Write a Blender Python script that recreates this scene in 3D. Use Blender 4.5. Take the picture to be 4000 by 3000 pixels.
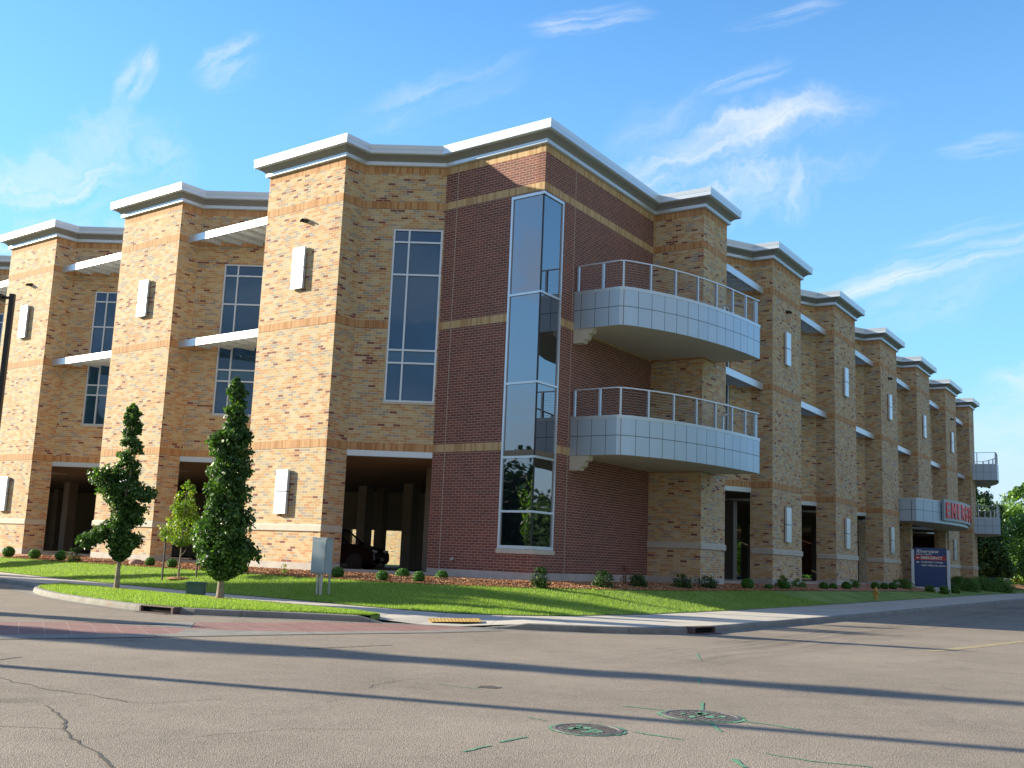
import bpy, bmesh, math, random
import numpy as np
from mathutils import Vector, Matrix
from math import radians as R, sin, cos, pi, sqrt, atan2
random.seed(7); rng=np.random.default_rng(11)
for o in list(bpy.data.objects): bpy.data.objects.remove(o)
C=bpy.context.scene.collection
scene=bpy.context.scene
# ---------------------------------------------------------------- camera
CAM=Vector((-32.441,-20.112,1.592))
RT=Vector((0.54148479,-0.83974295,0.04032369)); UP=Vector((-0.15786984,-0.05445318,0.98595738)); FW=Vector((0.82575501,0.54024682,0.16205566))
cam=bpy.data.cameras.new('camera'); camo=bpy.data.objects.new('camera',cam); C.objects.link(camo)
cam.sensor_width=36; cam.lens=36*4139.31/4000; cam.clip_start=.1; cam.clip_end=4000
m=Matrix((RT,UP,-FW)).transposed().to_4x4(); m.translation=CAM; camo.matrix_world=m
scene.camera=camo
# ---------------------------------------------------------------- light
AZ,EL=106.5,18.6
sdir=Vector((cos(R(AZ))*cos(R(EL)),sin(R(AZ))*cos(R(EL)),sin(R(EL))))
sl=bpy.data.lights.new('sun','SUN'); sl.energy=4.6; sl.angle=R(.55); sl.color=(1,.90,.69)
so=bpy.data.objects.new('sun',sl); C.objects.link(so); so.rotation_euler=sdir.to_track_quat('Z','Y').to_euler()
scene.view_settings.view_transform='Standard'; scene.view_settings.look='None'; scene.view_settings.exposure=1.42; scene.view_settings.gamma=1
W=bpy.data.worlds.new('World'); scene.world=W; W.use_nodes=True
class NB:
    """small node-tree helper"""
    def __init__(s,nt): s.nt=nt; s.n=nt.nodes; s.l=nt.links
    def new(s,t,**k):
        n=s.n.new(t)
        for a,b in k.items(): setattr(n,a,b)
        return n
    def set(s,sock,v):
        if isinstance(v,bpy.types.NodeSocket): s.l.new(v,sock)
        elif v is not None: sock.default_value=v
    def math(s,op,a,b=None,c=None,clamp=False):
        n=s.new('ShaderNodeMath',operation=op,use_clamp=clamp); s.set(n.inputs[0],a); s.set(n.inputs[1],b)
        if c is not None: s.set(n.inputs[2],c)
        return n.outputs[0]
    def dot(s,a,b):
        n=s.new('ShaderNodeVectorMath',operation='DOT_PRODUCT'); s.set(n.inputs[0],a); s.set(n.inputs[1],b); return n.outputs['Value']
    def comb(s,x,y,z=0.0):
        n=s.new('ShaderNodeCombineXYZ'); s.set(n.inputs[0],x); s.set(n.inputs[1],y); s.set(n.inputs[2],z); return n.outputs[0]
    def sep(s,v):
        n=s.new('ShaderNodeSeparateXYZ'); s.set(n.inputs[0],v); return n.outputs
    def noise(s,vec,scale,detail=4,rough=.55,dist=0.0,dim='3D'):
        n=s.new('ShaderNodeTexNoise'); s.set(n.inputs['Vector'],vec); n.inputs['Scale'].default_value=scale; n.inputs['Detail'].default_value=detail
        n.inputs['Roughness'].default_value=rough; n.inputs['Distortion'].default_value=dist; return n.outputs['Fac']
    def mr(s,v,a,b,c=0.0,d=1.0,smooth=False):
        n=s.new('ShaderNodeMapRange'); n.interpolation_type='SMOOTHSTEP' if smooth else 'LINEAR'
        s.set(n.inputs[0],v); n.inputs[1].default_value=a; n.inputs[2].default_value=b; n.inputs[3].default_value=c; n.inputs[4].default_value=d; return n.outputs[0]
    def ramp(s,v,stops,interp='LINEAR'):
        n=s.new('ShaderNodeValToRGB'); n.color_ramp.interpolation=interp; e=n.color_ramp.elements
        while len(e)<len(stops): e.new(.5)
        for i,(p,c) in enumerate(stops): e[i].position=p; e[i].color=(*c,1) if len(c)==3 else c
        s.set(n.inputs[0],v); return n.outputs[0]
    def mix(s,f,a,b,mode='MIX'):
        n=s.new('ShaderNodeMix',data_type='RGBA',blend_type=mode); s.set(n.inputs[0],f)
        for k,v in ((6,a),(7,b)):
            s.set(n.inputs[k],v if isinstance(v,bpy.types.NodeSocket) else (*v,1) if len(v)==3 else v)
        return n.outputs[2]
wb=NB(W.node_tree); W.node_tree.nodes.clear()
sky=wb.new('ShaderNodeTexSky',sky_type='NISHITA'); sky.sun_disc=False; sky.sun_elevation=R(EL); sky.sun_rotation=R(90-AZ); sky.air_density=1.0; sky.dust_density=.35; sky.ozone_density=2.2; sky.altitude=250
hsv=wb.new('ShaderNodeHueSaturation'); wb.set(hsv.inputs['Color'],sky.outputs[0]); hsv.inputs['Saturation'].default_value=1.12; hsv.inputs['Hue'].default_value=.497
tc=wb.new('ShaderNodeTexCoord'); DIR=tc.outputs['Generated']
def pdir(U,V): return (FW+RT*((U-2000)/4139.31)+UP*((1500-V)/4139.31)).normalized()
# thin cirrus, each wisp a direction on the sky (start, end, half width, strength)
CL=[((2330,790),(3420,470),.040,.95),((3060,600),(3130,860),.022,.6),((2050,130),(2560,60),.011,.5),((2850,120),(3260,20),.008,.35),
 ((760,330),(1050,190),.017,.6),((480,430),(590,180),.012,.55),((1350,520),(2060,270),.020,.30),((-150,960),(700,640),.055,.95),((560,600),(500,430),.010,.25),
 ((3150,1180),(4150,900),.013,.8),((3400,1230),(4100,1000),.026,.35),((2720,370),(3100,250),.010,.4),((3500,980),(4100,820),.007,.4),((3800,1560),(4200,1600),.035,.55),((3500,1750),(4300,1850),.05,.35),
 ((2380,650),(2800,380),.030,.25),((3650,600),(4050,540),.010,.3),((-500,300),(-1500,900),.06,.8),((-2500,1200),(-900,700),.09,.8)]
cl=None
for i,(a,b,hw,st) in enumerate(CL):
    da,db=pdir(*a),pdir(*b); c=((da+db)/2).normalized(); u=(db-da); L=u.length/2; u.normalize(); v=c.cross(u).normalized()
    p=wb.math('SUBTRACT',wb.dot(DIR,tuple(u)),c.dot(u)); q=wb.dot(DIR,tuple(v))
    front=wb.math('GREATER_THAN',wb.dot(DIR,tuple(c)),.2)
    if i==0: WN=wb.new('ShaderNodeTexNoise'); WN.inputs['Scale'].default_value=9; WN.inputs['Detail'].default_value=5; WN.inputs['Roughness'].default_value=.65; wb.set(WN.inputs['Vector'],DIR); WS=wb.sep(WN.outputs['Color'])
    p=wb.math('ADD',p,wb.math('MULTIPLY',wb.math('SUBTRACT',WS[0],.5),L*.9)); q=wb.math('ADD',q,wb.math('MULTIPLY',wb.math('SUBTRACT',WS[1],.5),hw*2.6))
    e=wb.math('ADD',wb.math('POWER',wb.math('ABSOLUTE',wb.math('DIVIDE',p,L*1.1)),2),wb.math('POWER',wb.math('ABSOLUTE',wb.math('DIVIDE',q,hw*1.15)),2))
    mk=wb.mr(e,1.25,0.0,0.0,1.0,True)
    nz=wb.noise(wb.comb(wb.math('MULTIPLY',p,.75/(L*1.3+.03)),wb.math('MULTIPLY',q,1.0/hw),float(i)*3.7),1.1,7,.58,.5)
    nz=wb.mr(nz,.33,.78,0,1,True)
    t=wb.math('MULTIPLY',wb.math('MULTIPLY',mk,nz),wb.math('MULTIPLY',front,st*1.05))
    cl=t if cl is None else wb.math('MAXIMUM',cl,t)
dz=wb.sep(DIR)[2]
hz=wb.mr(dz,.60,.03,0.0,.75,False)
tn=wb.mix(1.0,hsv.outputs[0],(1.13,1.76,2.30),'MULTIPLY'); skyc=wb.mix(hz,tn,(3.2,6.3,8.8)); skyc=wb.mix(wb.mr(dz,.20,.0,0.0,.9,True),skyc,(5.3,6.0,6.6))
skyc=wb.mix(wb.math('MINIMUM',cl,1.0),skyc,(7.1,7.35,7.7))
# neutral cloud veil added behind the camera for ambient light (shows in corner glass)
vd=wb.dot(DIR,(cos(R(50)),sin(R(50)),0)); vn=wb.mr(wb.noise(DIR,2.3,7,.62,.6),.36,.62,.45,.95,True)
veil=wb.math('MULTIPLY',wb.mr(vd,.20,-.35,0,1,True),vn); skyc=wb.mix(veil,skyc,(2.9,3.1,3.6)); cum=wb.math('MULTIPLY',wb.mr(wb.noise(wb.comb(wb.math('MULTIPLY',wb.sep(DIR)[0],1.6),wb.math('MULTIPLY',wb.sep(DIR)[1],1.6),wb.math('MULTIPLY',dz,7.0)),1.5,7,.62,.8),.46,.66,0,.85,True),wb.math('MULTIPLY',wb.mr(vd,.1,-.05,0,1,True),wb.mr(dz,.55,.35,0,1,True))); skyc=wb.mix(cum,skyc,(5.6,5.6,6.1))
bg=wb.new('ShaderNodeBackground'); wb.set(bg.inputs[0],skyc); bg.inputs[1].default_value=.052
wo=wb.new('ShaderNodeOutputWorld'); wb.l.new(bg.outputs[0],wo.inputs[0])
# ---------------------------------------------------------------- materials
MAT={}
def mat(name,base=(.5,.5,.5),rough=.6,metal=0.0,spec=.5,build=None,trans=None):
    if name in MAT: return MAT[name]
    m=bpy.data.materials.new(name); m.use_nodes=True; b=NB(m.node_tree); P=b.n['Principled BSDF']
    P.inputs['Base Color'].default_value=(*base,1); P.inputs['Roughness'].default_value=rough; P.inputs['Metallic'].default_value=metal; P.inputs['Specular IOR Level'].default_value=spec
    if build: build(b,P)
    MAT[name]=m; return m
def objco(b): return b.new('ShaderNodeTexCoord').outputs['Object']
def uvco(b): return b.new('ShaderNodeUVMap').outputs[0]
def mottled(base,amt=.18,scale=3.0,rough=.6,bump=.0,bscale=40,metal=0,spec=.5,name=None,fine=60):
    def f(b,P):
        o=b.new('ShaderNodeNewGeometry').outputs['Position']
        n=b.noise(o,scale,6,.6); n2=b.noise(o,fine,3,.6)
        k=b.math('ADD',b.mr(n,.3,.7,1-amt,1+amt),b.mr(n2,.25,.75,-amt*.6,amt*.6))
        c=b.mix(1.0,base,b.comb(k,k,k),'MULTIPLY'); b.set(P.inputs['Base Color'],c)
        if bump:
            bp=b.new('ShaderNodeBump'); bp.inputs['Strength'].default_value=bump; bp.inputs['Distance'].default_value=.01; b.set(bp.inputs['Height'],b.noise(o,bscale,4,.6)); b.set(P.inputs['Normal'],bp.outputs[0])
    return mat(name,base,rough,metal,spec,f)
def brickmat(name,stops,mortar,band,bandz,soldmortar):
    def f(b,P):
        uv=uvco(b); s=b.sep(uv); u,v=s[0],s[1]
        def bt(vec,w,h,off,ms):
            n=b.new('ShaderNodeTexBrick'); n.offset=off; n.offset_frequency=2; n.squash=1
            b.set(n.inputs['Vector'],vec); n.inputs['Scale'].default_value=1; n.inputs['Mortar Size'].default_value=ms; n.inputs['Mortar Smooth'].default_value=.15
            n.inputs['Bias'].default_value=0; n.inputs['Brick Width'].default_value=w; n.inputs['Row Height'].default_value=h
            n.inputs['Color1'].default_value=(0,0,0,1); n.inputs['Color2'].default_value=(1,1,1,1); n.inputs['Mortar'].default_value=(.5,.5,.5,1); return n
        n1=bt(b.comb(u,b.math('ADD',v,.0216)),.305,.1016,.5,.0065); n2=bt(b.comb(u,.15),.1016,.305,0.0,.0055)
        c1=b.ramp(n1.outputs['Color'],stops,'CONSTANT'); c2=b.ramp(n2.outputs['Color'],band,'CONSTANT')
        g=b.new('ShaderNodeNewGeometry').outputs['Position']
        nn=b.noise(b.comb(b.math('MULTIPLY',u,9),b.math('MULTIPLY',v,30)),1.0,3,.6); k=b.mr(nn,.25,.75,.86,1.14)
        big=b.math('MULTIPLY',b.mr(b.noise(g,.35,4,.6),.3,.7,.92,1.08),b.mr(b.noise(b.comb(b.math('MULTIPLY',u,1.7),b.math('MULTIPLY',v,.5)),1.0,3,.6),.3,.7,.94,1.05)); k=b.math('MULTIPLY',k,big)
        c1=b.mix(1,c1,b.comb(k,k,k),'MULTIPLY'); c2=b.mix(1,c2,b.comb(k,k,k),'MULTIPLY')
        c1=b.mix(n1.outputs['Fac'],c1,mortar); c2=b.mix(n2.outputs['Fac'],c2,soldmortar)
        msk=None
        for z in bandz:
            t=b.math('LESS_THAN',b.math('ABSOLUTE',b.math('SUBTRACT',v,z)),.1525); msk=t if msk is None else b.math('MAXIMUM',msk,t)
        col=b.mix(msk,c1,c2)
        jl=None   # fine open joint under each soldier course
        for z in bandz[:3]:
            t=b.math('LESS_THAN',b.math('ABSOLUTE',b.math('SUBTRACT',v,z-.158)),.008); jl=t if jl is None else b.math('MAXIMUM',jl,t)
        col=b.mix(jl,col,(.09,.07,.05))
        b.set(P.inputs['Base Color'],col)
        h=b.mix(msk,b.comb(n1.outputs['Fac'],0,0),b.comb(n2.outputs['Fac'],0,0))
        bp=b.new('ShaderNodeBump'); bp.invert=True; bp.inputs['Strength'].default_value=.5; bp.inputs['Distance'].default_value=.006; b.set(bp.inputs['Height'],h); b.set(P.inputs['Normal'],bp.outputs[0])
    return mat(name,(.5,.4,.3),.8,0,.25,f)
BZ=(5.67,10.55,15.50,16.99)
TAN=brickmat('tan_brick',[(0,(.21,.080,.062)),(.045,(.475,.255,.125)),(.20,(.49,.315,.155)),(.40,(.52,.385,.210)),(.62,(.335,.285,.235)),(.75,(.46,.38,.265)),(.86,(.55,.425,.265))],(.63,.545,.43),
   [(0,(.40,.19,.08)),(.25,(.47,.25,.12)),(.6,(.52,.31,.155))],BZ,(.54,.36,.20))
RED=brickmat('red_brick',[(0,(.190,.070,.054)),(.4,(.225,.082,.062)),(.75,(.165,.064,.054))],(.46,.40,.35),
   [(0,(.42,.25,.12)),(.3,(.50,.34,.18)),(.65,(.54,.38,.21))],BZ,(.56,.42,.27))
STONE=mottled((.52,.49,.42),.08,2,.8,.3,name='cast_stone')
CONC=mottled((.46,.43,.40),.18,1.2,.85,.4,name='foundation_concrete')
def sidewalkf(b,P):
    g=b.new('ShaderNodeNewGeometry').outputs['Position']; uv=uvco(b); s=b.sep(uv)
    fr=b.math('FRACT',b.math('DIVIDE',s[0],1.6)); j=b.math('LESS_THAN',fr,.010)
    n=b.noise(g,.8,6,.6); n2=b.noise(g,45,3,.6); k=b.math('ADD',b.mr(n,.3,.7,.86,1.1),b.mr(n2,.3,.7,-.05,.05))
    c=b.mix(1,(.50,.455,.395),b.comb(k,k,k),'MULTIPLY'); b.set(P.inputs['Base Color'],b.mix(j,c,(.16,.14,.12)))
SIDE=mat('sidewalk_concrete',(.5,.47,.43),.85,0,.3,sidewalkf)
def kerbf(b,P):
    g=b.new('ShaderNodeNewGeometry').outputs['Position']; s=b.sep(uvco(b))
    fr=b.math('FRACT',b.math('DIVIDE',s[0],3.0)); j=b.math('LESS_THAN',fr,.007)
    n=b.noise(g,1.6,7,.7); n2=b.noise(g,60,3,.6); k=b.math('ADD',b.mr(n,.3,.7,.70,1.12),b.mr(n2,.3,.7,-.1,.1))
    c=b.mix(1,(.25,.235,.21),b.comb(k,k,k),'MULTIPLY'); rust=b.mr(b.noise(g,.9,5,.7),.6,.72); c=b.mix(b.math('MULTIPLY',rust,.5),c,(.24,.15,.10))
    b.set(P.inputs['Base Color'],b.mix(j,c,(.1,.09,.08)))
KERB=mat('kerb_concrete',(.45,.42,.38),.85,0,.3,kerbf)
def asph(b,P):
    g=b.new('ShaderNodeNewGeometry').outputs['Position']; s=b.sep(g)
    vo=b.new('ShaderNodeTexVoronoi'); vo.inputs['Scale'].default_value=85; b.set(vo.inputs['Vector'],g)
    ag=b.sep(vo.outputs['Color'])[0]
    n=b.noise(g,.22,6,.6); n2=b.noise(g,1.7,6,.7); fine=b.noise(g,30,4,.7)
    k=b.math('ADD',b.mr(n,.3,.7,.82,1.12),b.mr(n2,.3,.7,-.10,.08)); k=b.math('ADD',k,b.mr(fine,.3,.7,-.16,.16)); k=b.math('ADD',k,b.mr(ag,0,1,-.26,.26))
    # tyre-worn arcs parallel to the kerb
    wob=b.math('MULTIPLY',b.math('SUBTRACT',b.noise(g,.12,2),.5),1.6); y=b.math('ADD',s[1],wob)
    st=b.noise(b.comb(b.math('MULTIPLY',s[0],.10),b.math('MULTIPLY',y,3.2)),1.0,5,.7)
    near=b.math('MULTIPLY',b.mr(y,-14.2,-12.6,0,1,True),b.mr(y,-10.6,-11.8,0,1,True)); near=b.math('MULTIPLY',near,b.mr(s[0],-19,-13,0,1,True))
    dk=b.math('MULTIPLY',b.mr(st,.42,.7,0,.42),near); k=b.math('SUBTRACT',k,dk)
    blot=b.mr(b.noise(g,.55,6,.72),.56,.74,0,.26); k=b.math('SUBTRACT',k,blot)
    grit=b.math('GREATER_THAN',b.noise(g,55,2,.5),.70); k=b.math('ADD',k,b.math('MULTIPLY',grit,.35))
    c=b.mix(1,(.280,.232,.184),b.comb(k,k,k),'MULTIPLY')
    b.set(P.inputs['Base Color'],c)
    bp=b.new('ShaderNodeBump'); bp.inputs['Strength'].default_value=.55; bp.inputs['Distance'].default_value=.012; b.set(bp.inputs['Height'],vo.outputs['Distance']); b.set(P.inputs['Normal'],bp.outputs[0])
ASPH=mat('asphalt',(.2,.18,.17),.88,0,.25,asph)
def paverf(b,P):
    s=b.sep(uvco(b)); n=b.new('ShaderNodeTexBrick'); n.offset=.0
    b.set(n.inputs['Vector'],b.comb(s[0],s[1])); n.inputs['Scale'].default_value=1; n.inputs['Brick Width'].default_value=.42; n.inputs['Row Height'].default_value=.21; n.inputs['Mortar Size'].default_value=.008
    n.inputs['Color1'].default_value=(.21,.105,.095,1); n.inputs['Color2'].default_value=(.27,.145,.130,1); n.inputs['Mortar'].default_value=(.34,.24,.21,1)
    g=b.new('ShaderNodeNewGeometry').outputs['Position']; k=b.mr(b.noise(g,50,3,.6),.3,.7,.85,1.15)
    b.set(P.inputs['Base Color'],b.mix(1,n.outputs['Color'],b.comb(k,k,k),'MULTIPLY'))
PAVER=mat('red_paver',(.25,.1,.08),.85,0,.3,paverf)
def grassf(b,P):
    g=b.new('ShaderNodeNewGeometry').outputs['Position']
    n=b.noise(g,.5,5,.6); n2=b.noise(g,14,4,.7); n3=b.noise(g,90,2,.7)
    t=b.math('ADD',b.math('MULTIPLY',n,.62),b.math('ADD',b.math('MULTIPLY',n2,.3),b.math('MULTIPLY',n3,.18)))
    c=b.ramp(t,[(.3,(.08,.155,.03)),(.52,(.19,.29,.06)),(.72,(.32,.40,.12))]); b.set(P.inputs['Base Color'],c)
    bp=b.new('ShaderNodeBump'); bp.inputs['Strength'].default_value=.8; bp.inputs['Distance'].default_value=.03; b.set(bp.inputs['Height'],b.noise(g,60,3,.7)); b.set(P.inputs['Normal'],bp.outputs[0])
GRASS=mat('lawn_turf',(.1,.2,.03),.8,0,.2,grassf)
def leafm(name,lo,mid,hi,tr=.35,rough=.42,spec=.5):
    def f(b,P):
        at=b.new('ShaderNodeAttribute',attribute_name='rnd'); c=b.ramp(at.outputs['Fac'],[(0,lo),(.55,mid),(1,hi)]); b.set(P.inputs['Base Color'],c)
        tl=b.new('ShaderNodeBsdfTranslucent'); b.set(tl.inputs[0],b.mix(1,c,(1.5,1.6,.6),'MULTIPLY')); mx=b.new('ShaderNodeMixShader'); mx.inputs[0].default_value=tr
        b.l.new(P.outputs[0],mx.inputs[1]); b.l.new(tl.outputs[0],mx.inputs[2]); b.l.new(mx.outputs[0],b.n['Material Output'].inputs[0])
    return mat(name,mid,rough,0,spec,f)
MAPLE=leafm('maple_leaf',(.022,.060,.014),(.055,.130,.026),(.13,.235,.05),.30,.48,.45)
YOUNG=leafm('young_leaf',(.07,.15,.02),(.15,.26,.035),(.33,.36,.05),.4,.5)
OAK=leafm('oak_leaf',(.05,.11,.022),(.11,.22,.04),(.20,.33,.07),.38,.5)
PINE=leafm('pine_needle',(.03,.07,.03),(.05,.12,.045),(.09,.17,.06),.2,.6)
DARKLEAF=leafm('silhouette_leaf',(.010,.024,.008),(.020,.045,.012),(.035,.075,.018),.1,.7,.2)  # silhouette shade put into the leaf colour of the reflected tree masses
BOX=leafm('boxwood_leaf',(.03,.10,.012),(.06,.20,.018),(.12,.29,.03),.3,.45)
SHR=leafm('shrub_leaf',(.022,.055,.014),(.04,.095,.022),(.08,.14,.035),.15,.6,.2)
BLADE=leafm('grass_blade',(.12,.22,.035),(.25,.38,.08),(.42,.50,.16),.35,.6,.2)
CHIP=leafm('wood_chip',(.22,.09,.04),(.46,.23,.11),(.68,.46,.28),.0,.8,.2)
BARK=mottled((.30,.24,.18),.3,8,.9,.6,name='bark',fine=40)
DBARK=mottled((.13,.10,.08),.3,5,.9,.6,name='dark_bark')
MULCH=mottled((.36,.17,.085),.45,9,.95,1.0,60,name='mulch',fine=45)
SILV=mat('anodized_silver',(.52,.61,.70),.38,.55)
WHITEM=mat('white_metal',(.62,.69,.77),.36,.45)
FRIEZE=mottled((.25,.255,.26),.05,2,.75,name='frieze_grey')
SOFF=mottled((.52,.50,.42),.04,1,.8,name='soffit_stucco')
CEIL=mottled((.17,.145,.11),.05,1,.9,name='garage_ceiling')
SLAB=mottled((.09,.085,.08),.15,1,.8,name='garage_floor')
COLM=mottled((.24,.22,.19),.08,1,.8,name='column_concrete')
ROOFM=mottled((.4,.4,.4),.1,1,.9,name='roof_membrane')
def glass(name,base,rough=.03,ior=2.0,metal=0.0,tint=(.50,.74,1.0)):
    def f(b,P):
        P.inputs['IOR'].default_value=ior; P.inputs['Specular Tint'].default_value=(*tint,1)
        g=b.new('ShaderNodeNewGeometry').outputs['Position']; bp=b.new('ShaderNodeBump'); bp.inputs['Strength'].default_value=.05; bp.inputs['Distance'].default_value=.1; b.set(bp.inputs['Height'],b.noise(g,.5,2)); b.set(P.inputs['Normal'],bp.outputs[0])
    return mat(name,base,rough,metal,.5,f)
GL_D=glass('sky_blue_glass',(.010,.034,.090),.03,2.05)  # window panes: reflected sky blue put into base colour and specular tint
GL_M=glass('shaded_glass',(.018,.052,.108),.03,2.0)
GL_B=glass('blind_glass',(.045,.105,.165),.04,2.0)
GL_C=glass('corner_glass',(.006,.009,.012),.015,2.9,0,(.95,.95,1.0))
def panelf(b,P):
    n=b.new('ShaderNodeTexBrick'); n.offset=0; b.set(n.inputs['Vector'],uvco(b)); n.inputs['Scale'].default_value=1; n.inputs['Brick Width'].default_value=.62; n.inputs['Row Height'].default_value=.66; n.inputs['Mortar Size'].default_value=.011
    n.inputs['Color1'].default_value=(.42,.54,.67,1); n.inputs['Color2'].default_value=(.455,.575,.70,1); n.inputs['Mortar'].default_value=(.04,.05,.06,1); b.set(P.inputs['Base Color'],n.outputs['Color'])
    b.set(P.inputs['Metallic'],b.mr(n.outputs['Fac'],0,1,.5,0))
PANEL=mat('metal_panel',(.6,.65,.7),.42,.5,.5,panelf)
BLACK=mat('car_black',(.006,.006,.008),.12,0,.6); RUB=mat('rubber',(.02,.02,.02),.8); DGL=mat('car_glass',(.02,.03,.03),.03,0,.5,lambda b,P:(P.inputs['Alpha'].__setattr__('default_value',.30))); CHROME=mat('chrome',(.7,.7,.72),.2,1)
GREENB=mottled((.06,.13,.11),.15,3,.5,name='green_enamel'); GREYP=mottled((.30,.37,.42),.07,3,.45,name='grey_cabinet_paint',metal=.1); GALV=mat('galvanized',(.5,.5,.5),.4,.7)
DKMET=mat('dark_bronze',(.03,.028,.03),.45,.3); IRON=mottled((.135,.12,.11),.3,12,.6,.5,name='cast_iron'); RUST=mottled((.10,.06,.05),.3,9,.7,name='rusty_iron')
YEL=mottled((.52,.33,.09),.2,8,.7,name='tactile_yellow'); GPAINT=mottled((.10,.25,.15),.55,22,.9,name='green_paint'); YPAINT=mottled((.34,.27,.15),.3,6,.8,name='faded_yellow')
CRACK=mat('crack_dark',(.055,.048,.042),.95); BLUE=mat('sign_blue',(.004,.045,.19),.3); REDS=mat('sign_red',(.45,.03,.025),.4); WHT=mat('sign_white',(.75,.75,.75),.5); REDL=mat('letter_red',(.75,.03,.04),.35)
HYD=mottled((.45,.25,.05),.2,9,.5,name='hydrant_yellow'); HYR=mat('hydrant_red',(.5,.04,.02),.4); ROCK=mottled((.30,.19,.15),.25,5,.9,.8,10,name='boulder_stone'); ORNG=mat('cone_orange',(.8,.2,.03),.5); DARK=mat('void_dark',(.012,.012,.012),.9)
LENSM=mat('lamp_lens',(.5,.55,.6),.1)
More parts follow.
